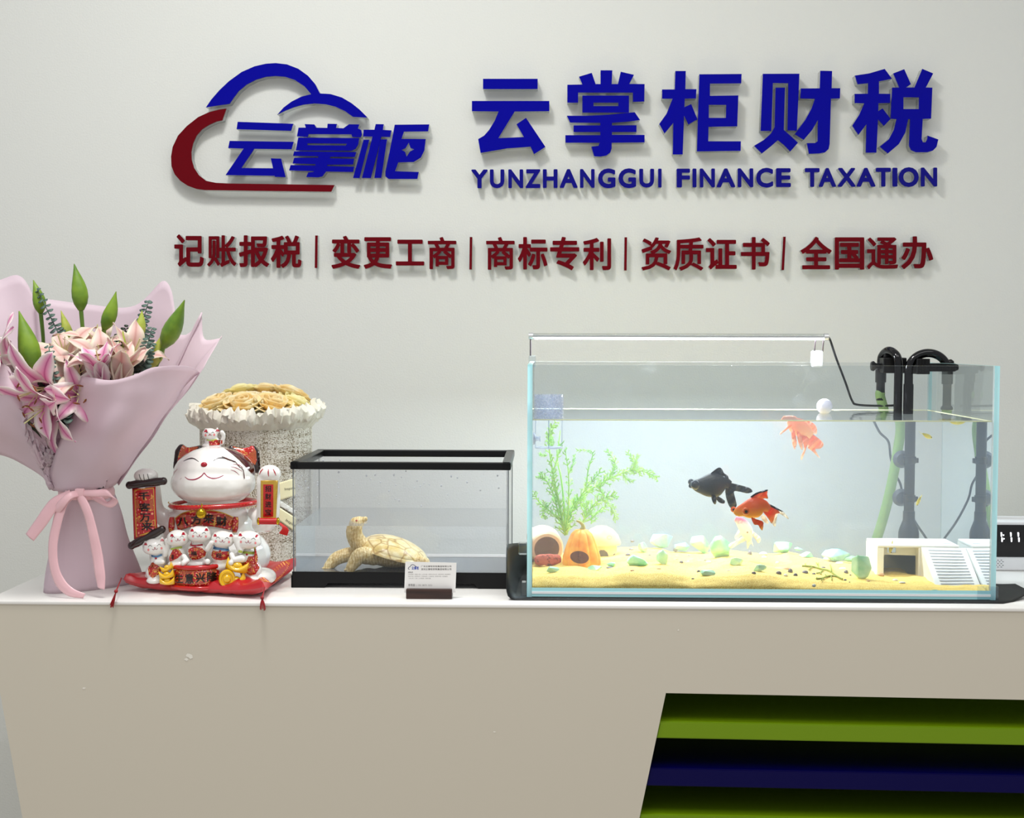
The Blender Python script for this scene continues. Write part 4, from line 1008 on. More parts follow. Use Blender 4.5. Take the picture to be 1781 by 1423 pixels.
# ingots
def ingot(px, py, Y, w, par_name='gold_ingot', rot=0.0):
    k = sc(Y) * w; c = at(px, py, Y); bm = bmesh.new(); Rm = Matrix.Rotation(rot, 3, 'Y')
    rows = []
    for i in range(13):
        t = i / 12 * 2 - 1; row = []
        for j in range(14):
            a = 2 * PI * j / 14; hgt = .28 + .28 * t * t; wd_ = .30 * math.sqrt(max(.04, 1 - t * t * .85))
            row.append(c + Rm @ Vector((t * .5, wd_ * math.cos(a), .5 * hgt * math.sin(a) + .2 * t * t)) * k)
        rows.append(row)
    grid(bm, rows, True, 0, True); ball(bm, c + Rm @ Vector((0, 0, .16)) * k, (.24 * k, .22 * k, .2 * k), 16)
    bmesh.ops.recalc_face_normals(bm, faces=bm.faces); put(par_name, bm, M_ing, cat)
ingot(292, 990, .075, 22, rot=-.45); ingot(291, 1003, .073, 26, rot=-.2); ingot(291, 1014, .073, 26)
ingot(411, 990, .072, 38, rot=.25); ingot(412, 1014, .07, 34, rot=-.3)
bm = bmesh.new(); k = sc(.065); c = at(395, 1007, .062); AX = Matrix.Rotation(PI / 2, 3, 'X') @ Matrix.Rotation(.25, 3, 'Y')
lathe(bm, [(0.1 * k, 5 * k), (4 * k, 5 * k), (5.5 * k, 3.6 * k), (7 * k, 1.5 * k), (9 * k, 1.5 * k), (10.5 * k, 3 * k), (13 * k, 3 * k), (14.5 * k, .5 * k), (14.5 * k, -4 * k), (12 * k, -6 * k)], c, 30, AX, sy=1.12)
bmesh.ops.recalc_face_normals(bm, faces=bm.faces); put('gold_coin', bm, M_ing, cat)
# ================================================================== turtle tank
M_pane = thin('tank_glass', (252, 252, 253), 1.36)
M_blkp = mat('black_plastic', (5, 5, 6), .3, spec=.3)
def water_mat(name, front_y, ior=1.33, dens=0.0, col=(255, 255, 255), sidex=None, tint=(252, 253, 254), aniso=.2):
    """clear water: true refraction at the front face, Fresnel surface on top, side walls that mirror from inside (total reflection)"""
    m, nt, out = newmat(name); L = nt.links.new
    g = nd(nt, 'NewGeometry'); sp = nd(nt, 'SeparateXYZ'); L(g.outputs['Position'], sp.inputs[0]); sn = nd(nt, 'SeparateXYZ'); L(g.outputs['Normal'], sn.inputs[0])
    fr = nd(nt, 'Math', operation='LESS_THAN'); fr.inputs[1].default_value = front_y + .0004; L(sp.outputs[1], fr.inputs[0])
    ax = nd(nt, 'Math', operation='ABSOLUTE'); L(sn.outputs[0], ax.inputs[0])
    sd = nd(nt, 'Math', operation='GREATER_THAN'); sd.inputs[1].default_value = .85; L(ax.outputs[0], sd.inputs[0])
    ins = nd(nt, 'Math', operation='MULTIPLY'); L(sd.outputs[0], ins.inputs[0]); L(g.outputs['Backfacing'], ins.inputs[1])
    t = nd(nt, 'BsdfTransparent'); t.inputs[0].default_value = lin(tint)
    gl = nd(nt, 'BsdfGlossy', i_Roughness=.0); gl.inputs[0].default_value = lin((242, 247, 250))
    tc = nd(nt, 'TexCoord'); n = nd(nt, 'TexNoise', i_Scale=26.0, i_Detail=1.0); L(tc.outputs['Object'], n.inputs['Vector'])
    bp = nd(nt, 'Bump', i_Strength=.12, i_Distance=.004); L(n.outputs[0], bp.inputs['Height'])
    gt = nd(nt, 'BsdfGlossy', i_Roughness=.02); L(bp.outputs[0], gt.inputs['Normal'])
    f = fres(nt, 1.33)
    top = nd(nt, 'MixShader'); L(f.outputs[0], top.inputs[0]); L(t.outputs[0], top.inputs[1]); L(gt.outputs[0], top.inputs[2])
    sid = nd(nt, 'MixShader'); L(ins.outputs[0], sid.inputs[0]); L(top.outputs[0], sid.inputs[1]); L(gl.outputs[0], sid.inputs[2])
    rf = nd(nt, 'BsdfRefraction', i_Roughness=0.0, i_IOR=ior)
    mx = nd(nt, 'MixShader'); L(fr.outputs[0], mx.inputs[0]); L(sid.outputs[0], mx.inputs[1]); L(rf.outputs[0], mx.inputs[2]); L(mx.outputs[0], out.inputs[0])
    if dens:
        v = nd(nt, 'VolumeScatter', i_Density=dens, i_Anisotropy=aniso); v.inputs[0].default_value = lin(col); L(v.outputs[0], out.inputs[1])
    return m
TF = .157; TG = .004
x0, x1 = at(510, 900, TF).x, at(884, 900, TF).x; zb0 = ZC; zr = at(700, 817, TF).z; zrt = at(700, 804, TF).z; zf = at(700, 1006, TF).z
TB = TF + .298
tt = thing('turtle_tank', ((x0 + x1) / 2, (TF + TB) / 2, ZC), 'small glass tank with black rim and base holding a pale turtle in shallow water', 'tank')
put('glass_pane', newbox((x0, TF, zf), (x1, TF + TG, zr + .004)), M_pane, tt, False); put('glass_pane', newbox((x0, TB - TG, zf), (x1, TB, zr + .004)), M_pane, tt, False)
M_seam = mat('glass_edge_dark', (92, 98, 104), .3)
for xx in (x0, x1 - TG): put('glass_pane', newbox((xx, TF + TG, zf), (xx + TG, TB - TG, zr + .004)), M_pane, tt, False)
bm = bmesh.new()
for xx in (x0, x1):
    for yy in (TF + .001, TB - .001): box(bm, (xx - .0008, yy - .0012, zf), (xx + .0008, yy + .0012, zr))
put('edge_seam', bm, M_seam, tt, False)
bm = bmesh.new(); rw, ov = .012, .0045
for lo, hi in (((x0 - ov, TF - ov, zr), (x1 + ov, TF + rw, zrt)), ((x0 - ov, TB - rw, zr), (x1 + ov, TB + ov, zrt)), ((x0 - ov, TF - ov, zr), (x0 + rw, TB + ov, zrt)), ((x1 - rw, TF - ov, zr), (x1 + ov, TB + ov, zrt))): box(bm, lo, hi, .0018, 2)
put('top_rim', bm, M_blkp, tt, False)
zfl = at(700, 1001, TF).z; zbt = at(700, 995, TF).z; zfo = at(700, 1010, TF).z
bm = bmesh.new()
bm_pts = lambda y: [(x0 - .002, y, ZC), (at(564, 1021, TF).x, y, ZC), (at(571, 1014, TF).x, y, at(571, 1014, TF).z), (at(825, 1014, TF).x, y, at(571, 1014, TF).z), (at(832, 1021, TF).x, y, ZC), (x1 + .002, y, ZC), (x1 + .002, y, zbt), (x0 - .002, y, zbt)]
for (ya, yb) in ((TF - .004, TF - .0006), (TB + .0006, TB + .004)):
    bp_ = lambda y: [(x, yy, min(z, zfl) if y > TF + .1 else z) for x, yy, z in bm_pts(y)]
    a = [bm.verts.new(p) for p in bp_(ya)]; b = [bm.verts.new(p) for p in bp_(yb)]
    bm.faces.new(a); bm.faces.new(b[::-1])
    for i in range(8): bm.faces.new((a[i], b[i], b[(i + 1) % 8], a[(i + 1) % 8]))
for xx in (x0, x1):
    s = -1 if xx == x0 else 1; box(bm, (min(xx + .0006 * s, xx + .004 * s), TF - .004, ZC), (max(xx + .0006 * s, xx + .004 * s), TB + .004, zfl), .0006, 1)
bmesh.ops.recalc_face_normals(bm, faces=bm.faces)
put('base_frame', bm, M_blkp, tt, False)
M_tfl = mat('grey_tank_floor', (104, 110, 118), .4, mottle=(300, (176, 180, 186), .58, .68))
zfl = at(700, 1001, TF).z
put('tank_floor', newbox((x0 + .0005, TF + .0005, zfl - .006), (x1 - .0005, TB - .0005, zfl)), M_tfl, tt, False)
# droplets on the panes above the water
bm = bmesh.new(); rd = random.Random(5)
Zt5 = lambda x, y: (490 + x * .2302, 770 + y * .2302)
dl = [(938,215),(848,245),(905,262),(672,278),(640,250),(424,308),(430,225),(428,340),(272,300),(270,318),(413,402),(540,318),(1023,288),(1003,342),(1115,318),(1205,326),(1280,255),(1327,265),(1045,330),(862,320),(1255,393),(735,466),(1055,478),(885,437),(858,428),(810,365),(1640,342),(1630,250),(705,245),(440,130),(530,135),(313,135),(745,300),(1075,310),(1400,300),(1500,360),(150,250),(130,330),(180,290),(110,400),(160,420),(200,340)]
for (x, y) in dl + [(rd.uniform(100, 1680), rd.uniform(210, 480)) for _ in range(60)]:
    r = (.0014 if (x, y) in dl else .0006) * rd.uniform(.7, 1.3); p = at(*Zt5(x, y), TF + .0002)
    ball(bm, p, (r, .0006, r * 1.25), 8)
tag(put('water_droplets', bm, mat('droplet', (214, 217, 222), .12, spec=.5, transl=.3), tt), kind='stuff')
zw = at(700, 915.5, TF + TG).z
M_tw = water_mat('turtle_water', TF + TG + .0002, dens=.35, col=(230, 240, 245))
e = .0002
w = put('tank_water', newbox((x0 + TG + e, TF + TG + e, zfl + e), (x1 - TG - e, TB - TG - e, zw)), M_tw, None, False)
tag(w, 'shallow clear water filling the lower half of the turtle tank', 'water', kind='stuff')
UT = lambda px, py, Y: refr(px, py, Y, TF + TG)
# the turtle
TYm = TF + .135
M_turt = mat('pale_turtle_skin', (216, 186, 118), .45, mottle=(150, (240, 220, 166), .35, .62), bump=(240, 1.0)); M_shell = mat('pale_turtle_shell', (224, 196, 118), .28, mottle=(60, (246, 230, 178), .36, .62), bump=(55, .9), coat=.3)
kT = ((TF - CP.y) + (TYm - TF) / 1.33) / FP
def U_(px, py, d=0.0): return UT(px, py, TYm + d)
def ut_limb(bm, pts, rr, seg=14, flat=1.0):
    P = [U_(*p) for p in pts]; tube(bm, P, [r * kT for r in rr], seg, 14); ball(bm, P[0], rr[0] * kT, 12); ball(bm, P[-1], rr[-1] * kT, 12)
def body_b(bm):
    ball(bm, U_(672, 968), (52 * kT, .062, 17 * kT), 24, Matrix.Rotation(.18, 4, 'Y'))
    ball(bm, U_(640, 962), (26 * kT, .045, 20 * kT), 20)
    ut_limb(bm, [(636, 958, -.02), (622, 942, -.03), (616, 928, -.035), (617, 915, -.04)], [19, 15.5, 14.5, 13.5])
    ball(bm, U_(619, 911, -.04), (13 * kT, .012, 9.5 * kT), 16, Matrix.Rotation(-.5, 4, 'Y'))
    ut_limb(bm, [(620, 910, -.04), (633, 905, -.041)], [8, 4.2])
    ut_limb(bm, [(632, 964, .01), (606, 965, -.02), (585, 972, -.03), (572, 985, -.035)], [15, 13, 12, 9])
    ut_limb(bm, [(650, 968, -.05), (628, 966, -.075), (618, 976, -.08), (610, 988, -.085)], [16, 14, 12, 9])
    ut_limb(bm, [(715, 976, -.045), (735, 978, -.05), (742, 984, -.055)], [12, 10, 6]); ut_limb(bm, [(715, 976, .04), (736, 976, .05), (744, 983, .05)], [12, 10, 6])
    for (x, y, d) in ((563, 990, -.04), (568, 992, -.045), (574, 993, -.045)): ut_limb(bm, [(573, 984, -.035), (x - 3, y + 1, d)], [5.5, 2.6], 8)
    for (x, y, d) in ((602, 991, -.09), (608, 993, -.092), (615, 993, -.09)): ut_limb(bm, [(612, 986, -.085), (x - 2, y + 1, d)], [5.5, 2.6], 8)
me = blob(body_b, .0018, 2)
for v in me.vertices: v.co.z = max(v.co.z, zfl + .0006)
nt = M_turt.node_tree; wv_ = nd(nt, 'TexWave', i_Scale=60.0, i_Distortion=7.0); nt.links.new(next(n for n in nt.nodes if n.type == 'TEX_COORD').outputs['Object'], wv_.inputs['Vector'])
bs = next(n for n in nt.nodes if n.type == 'BSDF_PRINCIPLED'); rv = ramp(nt, [(.0, (214, 190, 140)), (.45, (255, 255, 255))], wv_.outputs[1]); old = bs.inputs['Base Color'].links[0].from_socket
mmx = nd(nt, 'MixRGB', blend_type='MULTIPLY', i_0=.6); nt.links.new(old, mmx.inputs[1]); nt.links.new(rv.outputs[0], mmx.inputs[2]); nt.links.new(mmx.outputs[0], bs.inputs['Base Color'])
tu_root = thing('turtle', (U_(672, 985).x, TYm, zfl), 'pale yellow turtle stretching its neck to the water surface in the small tank', 'turtle')
TBV = bvh_of(me); put('turtle_body', me, M_turt, tu_root)
def shell_b(bm):
    Rm = Matrix.Rotation(.27, 4, 'Y')
    vs = ball(bm, (0, 0, 0), (60 * kT, .083, 27 * kT), 40)
    for v in vs:
        if v.co.z < 0: v.co.z *= .25
        v.co.z *= 1 + .25 * (v.co.x / (60 * kT)) * -1 * .4
        if v.co.x > 0: v.co.x *= 1.0
    bmesh.ops.transform(bm, matrix=Matrix.Translation(U_(686, 961)) @ Rm, verts=vs)
me = blob(shell_b, .0028, 2); 
nt = M_shell.node_tree; bs = next(n for n in nt.nodes if n.type == 'BSDF_PRINCIPLED'); tcn = next(n for n in nt.nodes if n.type == 'TEX_COORD')
vo = nd(nt, 'TexVoronoi', i_Scale=34.0); vo.feature = 'DISTANCE_TO_EDGE'; nt.links.new(tcn.outputs['Object'], vo.inputs['Vector'])
rv = ramp(nt, [(.0, (176, 138, 66)), (.07, (255, 255, 255))], vo.outputs['Distance']); old = bs.inputs['Base Color'].links[0].from_socket
mmx = nd(nt, 'MixRGB', blend_type='MULTIPLY', i_0=.8); nt.links.new(old, mmx.inputs[1]); nt.links.new(rv.outputs[0], mmx.inputs[2]); nt.links.new(mmx.outputs[0], bs.inputs['Base Color'])
put('carapace', me, M_shell, tu_root); SBV = bvh_of(me)
bm = bmesh.new(); rows = []
for rr, dz in ((.98, .003), (1.05, -.001), (1.06, -.004), (.97, -.005)):
    rows.append([U_(686, 961) + Matrix.Rotation(.27, 3, 'Y') @ Vector((60 * kT * rr * math.cos(a) * (1 + .015 * math.sin(a * 12)), .083 * rr * math.sin(a), dz)) for a in [2 * PI * k / 72 for k in range(72)]])
grid(bm, rows, True); put('shell_rim', bm, M_shell, tu_root)
bm = bmesh.new()
for d in (-.051, -.029): ball(bm, U_(617.5, 908.5, d), .0024, 10)
put('eyes', bm, mat('pink_eye', (176, 72, 60), .1), tu_root)

# ================================================================== card and its wooden stand
CY = .046
M_wal = mat('dark_walnut', (62, 38, 30), .35, mottle=(18, (40, 24, 18), .35, .7))
nt = M_wal.node_tree; mp = nt.nodes.new('ShaderNodeMapping'); mp.inputs['Scale'].default_value = (.6, 6, 9)
tcn = next(n for n in nt.nodes if n.type == 'TEX_COORD'); nn = next(n for n in nt.nodes if n.type == 'TEX_NOISE'); nt.links.new(tcn.outputs['Object'], mp.inputs[0]); nt.links.new(mp.outputs[0], nn.inputs['Vector'])
xa, xb_ = at(706, 1035, CY).x, at(786, 1035, CY).x; zt_w = at(746, 1025, CY).z
bm = bmesh.new(); box(bm, (xa, CY, ZC), (xb_, CY + .010, zt_w), .0015, 2); box(bm, (xa, CY + .012, ZC), (xb_, CY + .024, zt_w), .0015, 2); box(bm, (xa, CY + .009, ZC), (xb_, CY + .013, ZC + .004))
tag(put('card_holder', bm, M_wal, None, False), 'small dark walnut block stand holding the white business card', 'card holder')
cd_y = CY + .0108
cr = thing('business_card', ((xa + xb_) / 2, cd_y, ZC + .004), 'white business card with blue cloud logo standing in the walnut block', 'business card')
ctx = [(at(705, 977, cd_y).x, at(705, 977, cd_y).z), (at(794, 979, cd_y).x, at(794, 979, cd_y).z), (at(792, 1031, cd_y).x, at(792, 1031, cd_y).z), (at(703, 1031, cd_y).x, at(703, 1031, cd_y).z)]
bm = bmesh.new(); a = [bm.verts.new((x, cd_y, max(z, ZC + .0042))) for x, z in ctx]; b = [bm.verts.new((x, cd_y + .0006, max(z, ZC + .0042))) for x, z in ctx]
bm.faces.new(a); bm.faces.new(b[::-1])
for i in range(4): bm.faces.new((a[i], b[i], b[(i + 1) % 4], a[(i + 1) % 4]))
bmesh.ops.recalc_face_normals(bm, faces=bm.faces)
card = put('card', bm, mat('card_white', (240, 238, 234), .5), cr, False)
Zc6 = lambda x, y: (690 + x * .06738, 960 + y * .06737)
def card_print(name, contours, m):
    bm = fill_px(contours, 50)
    for v in bm.verts: v.co = at(v.co.x, v.co.y, cd_y - .00015)
    put(name, bm, m, cr, False)
M_grey = mat('grey_print', (96, 92, 92), .6); M_lgrey = mat('light_grey_print', (150, 146, 144), .6); M_logob = mat('logo_blue_print', (60, 84, 176), .6)
def cword(s, x0, yb, h, w, m, r=.0):
    p = Zc6(x0, yb); card_print('print', word_px(s, p[0], p[1], h * .0674, 0, 0, r, w * .0674), m)
card_print('logo_print', strip_px([Zc6(*p) for p in [(330,450),(300,440),(310,400),(345,385),(370,345),(415,330),(455,345),(480,365),(510,385)]], .9), mat('logo_navy_print', (40, 44, 80), .6))
cword('云掌柜', 385, 452, 62, 190, M_logob, .03)
cword('广东云掌柜财税集团有限公司', 625, 392, 34, 790, M_grey, .01); cword('深圳云掌柜财税集团有限公司', 625, 470, 40, 790, M_grey, .01)
cword('主营业务', 290, 540, 26, 130, M_grey, .02)
cword('记账报税 | 变更工商 | 公司注册 | 资质证书公司 | 商标专利 | 税务筹划', 290, 592, 22, 1100, M_lgrey); cword('商标专利 | 资质证书 | 财税咨询 | 工商年检 | 税务代理 | 全国通办', 290, 645, 22, 1030, M_lgrey); cword('一般公司 | 工商 | 公司变更 | 财税代理', 290, 697, 22, 590, M_lgrey)
cword('李秀丽', 295, 885, 50, 180, M_grey); cword('| 135 3875 1252', 510, 880, 40, 410, M_lgrey)

# ================================================================== big aquarium
AY, AT_ = .07, .009
AX0, AX1 = at(917, 840, AY).x, at(1735.5, 840, AY).x
AB_ = .50
az0 = at(1300, 1042, AY).z; az1 = at(1300, 635.5, AY).z; aw = at(1300, 731.5, AY + AT_).z
AWY = AY + AT_ + .0003                           # front plane of the water
aq = thing('aquarium', ((AX0 + AX1) / 2, (AY + AB_) / 2, az0), 'large rimless clear glass aquarium with goldfish on black mat at the right', 'aquarium')
M_apane = thin('aquarium_glass', (246, 248, 249), 1.3, veil=(11, .55, .85, .06, (236, 236, 236)))
M_aclear = thin('aquarium_side_glass', (246, 250, 251), 1.5)
def edge_mat():
    m, nt, out = newmat('glass_cut_edge'); L = nt.links.new
    d = nd(nt, 'BsdfPrincipled', i_Roughness=.2); d.inputs['Base Color'].default_value = lin((196, 240, 245)); d.inputs['Specular IOR Level'].default_value = .6
    t = nd(nt, 'BsdfTranslucent'); t.inputs[0].default_value = lin((190, 240, 246))
    x = nd(nt, 'MixShader', i_0=.5); L(d.outputs[0], x.inputs[1]); L(t.outputs[0], x.inputs[2]); L(x.outputs[0], out.inputs[0]); return m
M_edge = edge_mat(); M_edgew = mat('polished_edge', (236, 242, 242), .1, spec=.8, transl=.5)
def pane(lo, hi, big_axis, edge=M_edge, m=M_aclear, name='glass_pane'):
    bm = newbox(lo, hi)
    bm.normal_update()
    for f in bm.faces: f.material_index = 0 if abs(f.normal[big_axis]) > .9 else 1
    return put(name, bm, [m, edge], aq, False)
pane((AX0 + AT_, AY, az0), (AX1 - AT_, AY + AT_, az1), 1, M_edgew, M_apane)
pane((AX0 + AT_, AB_ - AT_, az0), (AX1 - AT_, AB_, az1), 1, M_edgew, M_apane)
pane((AX0, AY, az0), (AX0 + AT_, AB_, az1), 0); pane((AX1 - AT_, AY, az0), (AX1, AB_, az1), 0)
pane((AX0 + AT_, AY + AT_, az0), (AX1 - AT_, AB_ - AT_, az0 + .010), 2, M_edge)
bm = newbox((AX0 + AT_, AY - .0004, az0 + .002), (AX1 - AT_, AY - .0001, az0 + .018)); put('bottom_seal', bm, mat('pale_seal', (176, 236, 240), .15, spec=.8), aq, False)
bm = newbox((AX0 + AT_, AY - .0009, az0 + .007), (AX1 - AT_, AY - .0004, az0 + .0115)); put('painted_highlight_strip', bm, mat('highlight_white', (250, 252, 252), .1, spec=.9), aq, False)  # white strip paints the lit highlight along the bottom glass edge
M_clip = thin('clear_plastic', (244, 248, 250), 1.45, .15, gain=1.5)
for (px, py, w_, h_) in ((902, 945, 12, 20), (906, 1013, 12, 26)):
    p = at(px, py, AY); q = at(px + w_ + 4, py + h_, AY); put('corner_clip', newbox((p.x, AY - .004, q.z), (AX0 - .0002, AY + .02, p.z), .002), M_clip, aq, False)
p = at(1727, 1020, AY); put('corner_clip', newbox((AX1 + .0002, AY - .003, az0), (AX1 + .004, AY + .03, p.z), .001), M_clip, aq, False)
put('corner_clip', newbox((p.x - .028, AY - .004, az0 + .0005), (AX1 + .004, AY - .0005, p.z), .001), M_clip, aq, False)
aw_m = water_mat('aquarium_water', AWY, dens=AQ_DENS, col=(226, 238, 255), tint=(252, 254, 255), aniso=.1)
wv = put('aquarium_water', newbox((AX0 + AT_ + e, AWY, az0 + .0103), (AX1 - AT_ - e, AB_ - AT_ - e, aw)), aw_m, None, False)
tag(wv, 'slightly hazy water filling most of the large aquarium', 'water', kind='stuff')
UA = lambda px, py, Y: refr(px, py, Y, AWY)
def usc(Y): return ((AWY - CP.y) + (Y - AWY) / 1.33) / FP
# bright meniscus lines where the water meets the panes
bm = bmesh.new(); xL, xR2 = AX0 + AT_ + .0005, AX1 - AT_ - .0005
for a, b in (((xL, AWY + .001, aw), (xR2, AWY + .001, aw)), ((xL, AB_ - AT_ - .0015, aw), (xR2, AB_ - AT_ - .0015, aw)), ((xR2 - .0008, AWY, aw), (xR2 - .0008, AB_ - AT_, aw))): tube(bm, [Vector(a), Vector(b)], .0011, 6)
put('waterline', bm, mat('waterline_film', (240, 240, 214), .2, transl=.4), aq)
# sand bed
fprof = [(920,1005),(960,1003),(1000,1002),(1030,1005),(1060,1004),(1090,997),(1110,997),(1120,999),(1160,998),(1195,1004),(1205,1008),(1240,1004),(1290,1001),(1310,1000),(1340,1002),(1380,1008),(1410,1012),(1450,1014),(1500,1015),(1540,1017),(1600,1020),(1735,1025)]
bprof = [(930,966),(1000,962),(1060,957),(1090,953),(1140,953),(1170,960),(1220,962),(1270,957),(1310,962),(1340,966),(1365,960),(1400,966),(1430,974),(1470,978),(1530,980),(1680,982)]
def itp(tab, x):
    if x <= tab[0][0]: return tab[0][1]
    for (a, b), (c, d) in zip(tab, tab[1:]):
        if x <= c: return b + (d - b) * (x - a) / (c - a)
    return tab[-1][1]
zfp = [(at(px, py + 4, AWY).x, at(px, py + 4, AWY).z) for px, py in fprof]
zbp = [(UA(px, py, AB_ - .02).x, UA(px, py, AB_ - .02).z) for px, py in bprof]
def sand_z(x, y):
    t = (y - AWY) / (AB_ - .02 - AWY); t = max(0, min(1, t)); q = Vector((x * 16, y * 16, 0))
    m_ = .006 * noise.noise(q) * math.sin(PI * min(1, t * 1.2)) + .0025 * noise.noise(q * 3.1) * min(1, t * 8)
    return max(az0 + .0115, itp(zfp, x) * (1 - t) + itp(zbp, x) * t + m_ + .008 * (t * (1 - t)))
bm = bmesh.new(); nx, ny = 150, 70; rows = []
for j in range(ny + 1):
    y = AWY + .0012 + (AB_ - AT_ - .0008 - AWY - .0012) * (j / ny); rows.append([Vector((xL + (xR2 - xL) * i / nx, y, sand_z(xL + (xR2 - xL) * i / nx, y))) for i in range(nx + 1)])
base_ = [Vector((p.x, AWY + .0016, az0 + .0125)) for p in rows[0]]; R6 = rows[6]; slope_ = []
for q in range(1, 9):
    t = q / 9; slope_.append([Vector((p.x, p.y + (r.y - p.y) * t, p.z + (r.z - p.z) * t ** .6 + .0012 * noise.noise(Vector((p.x * 45, t * 3, 0))))) for p, r in zip(base_, R6)])
rows = [[Vector((p.x, AWY + .0012, az0 + .0108)) for p in rows[0]], base_] + slope_ + rows[6:]
grid(bm, rows)
def sand_mat():
    m, nt, out = newmat('yellow_sand'); L = nt.links.new
    tc = nd(nt, 'TexCoord'); n = nd(nt, 'TexNoise', i_Scale=700.0, i_Detail=2.0); L(tc.outputs['Object'], n.inputs['Vector'])
    r = ramp(nt, [(.32, (206, 158, 64)), (.5, (248, 212, 106)), (.68, (255, 236, 150))], n.outputs[0])
    n2 = nd(nt, 'TexNoise', i_Scale=14.0, i_Detail=3.0); L(tc.outputs['Object'], n2.inputs['Vector'])
    b = nd(nt, 'BsdfPrincipled', i_Roughness=.85); L(r.outputs[0], b.inputs['Base Color'])
    bp = nd(nt, 'Bump', i_Strength=.5, i_Distance=.001); L(n.outputs[0], bp.inputs['Height']); L(bp.outputs[0], b.inputs['Normal']); L(b.outputs[0], out.inputs[0]); return m
tag(put('sand_bed', bm, sand_mat()), 'yellow sand covering the floor of the large aquarium', 'sand', kind='stuff')
def on_sand(px, py):
    lo = AWY + .004
    prev = None
    for k in range(90):
        y = lo + (AB_ - .03 - lo) * k / 89; p = UA(px, py, y)
        if p.z <= sand_z(p.x, y): return p
    return UA(px, py, AB_ - .03)

# black mat under the tank, curled up at the left
M_mat = mat('black_rubber_mat', (26, 27, 26), .55, spec=.35, bump=(500, .15))
bm = bmesh.new(); zm = az0 - .0003
def ms(x): return at(x, 1040, AY).x
rows = []
prof_l = [(897, .0), (890, .006), (885, .018), (883, .035), (882, .052), (882, .062)]
for j in range(13):
    t = j / 12; y = .04 + (.52 - .04) * t; row = []
    for (x, h) in prof_l[::-1]: row.append(Vector((ms(x) + .05 * t ** 3, y, ZC + .001 + h * 1.6 * min(1, .25 + t * 12) * (1 - .66 * t))))
    for x in (930, 1100, 1300, 1500, 1650, 1735, 1760, 1785, 1800):
        X = ms(x); lift = 0 if x < 1750 else .012 * ((x - 1750) / 50) ** 1.5
        yy = y if x < 1740 else (.04 + .055 * ((x - 1735) / 65) ** 1.1) + (max(.17, .27 - .0016 * (x - 1740)) - (.04 + .055 * ((x - 1735) / 65) ** 1.1)) * t
        row.append(Vector((X, yy, ZC + .001 + lift)))
    rows.append(row)
grid(bm, rows); tag(solid(put('aquarium_mat', bm, M_mat, None, True), az0 - ZC - .0012, 1), 'black rubber mat under the large aquarium, curled up at its left edge', 'mat')
# ================================================================== lamp, filter pipes, cup and float
M_alu = mat('silver_lamp_housing', (206, 208, 208), .25, metal=.6)
LY = .478; lz = lambda py: at(1180, py, LY).z
lx0, lx1 = at(922, 590, LY).x, at(1439, 587, LY).x
lamp = thing('aquarium_lamp', ((lx0 + lx1) / 2, LY, lz(588)), 'slim silver light bar clipped above the back edge of the large aquarium', 'lamp')
zl = lz(588)
bm = bmesh.new(); tube(bm, [Vector((lx0 + .004, LY, zl + .003)), Vector((lx1 - .003, LY, zl + .003))], .0062, 16); put('light_bar', bm, thin('clear_lamp_tube', (236, 238, 238), 1.45, .05, gain=1.6), lamp)
bm = newbox((lx0 + .006, LY - .0035, zl + .002), (lx1 - .006, LY + .0035, zl + .005)); put('circuit_strip', bm, M_alu, lamp, False)
bm = newbox((lx0 + .006, LY - .003, zl - .0005), (lx1 - .006, LY + .003, zl + .0008)); put('light_strip', bm, mat('lit_strip', (255, 255, 255), .5, emit=((240, 246, 255), 9.0)), lamp, False)
bm = bmesh.new()
for xx in (lx0, lx1 - .004): lathe(bm, [(.0072, 0), (.0072, .009)], (xx - .003, LY, zl + .003), 16, Matrix.Rotation(PI / 2, 3, 'Y'))
put('end_cap', bm, M_alu, lamp)
M_wire = mat('dark_wire', (52, 46, 50), .3, metal=.5)
bm = bmesh.new(); xh = lx0 + .001; tube(bm, [Vector((xh, LY, zl)), Vector((xh, LY, az1 + .012))], .0016, 8, 4)
put('wire_leg', bm, M_wire, lamp)
put('clip', newbox((AX0 - .003, LY - .012, az1 - .012), (AX0 + AT_ + .003, LY + .012, az1 + .013), .003), M_clip, lamp, False)
bm = bmesh.new()
for px in (1417, 1431): tube(bm, [Vector((at(px, 600, LY + .01).x, LY, zl)), Vector((at(px, 600, LY + .01).x, LY + .012, az1 + .022))], .0014, 8, 4)
put('wire_leg', bm, M_wire, lamp)
pc = at(1422, 618, .49); put('clip', newbox((pc.x - .012, AB_ - AT_ - .004, az1 - .010), (pc.x + .011, AB_ + .004, az1 + .024), .003), mat('white_clear_clip', (226, 228, 230), .25, transl=.5), lamp, False)
M_cordb = mat('black_cord', (20, 20, 22), .35)
bm = bmesh.new(); yb2 = AB_ + .012
tube(bm, [Vector((lx1, LY, zl + .003)), at(1444, 592, yb2), at(1454, 622, yb2), at(1470, 664, yb2), at(1482, 697, yb2), at(1492, 704, yb2), at(1530, 706, yb2 + .004), at(1562, 705, yb2 + .008)], .0024, 8, 60)
tube(bm, [UA(1519, 731, .546), UA(1530, 752, .546), UA(1545, 768, .546), UA(1549, 795, .546), UA(1556, 822, .546), UA(1566, 842, .546), UA(1572, 868, .546), UA(1590, 905, .546), UA(1612, 938, .546)], .0024, 8, 60)
put('power_cord', bm, M_cordb, lamp)
l = area('aquarium_lamp_light', ((lx0 + lx1) / 2, LY, zl - .002), ((lx0 + lx1) / 2, .36, az0), lx1 - lx0 - .02, .012, LED_W, (.87, .94, 1.0))
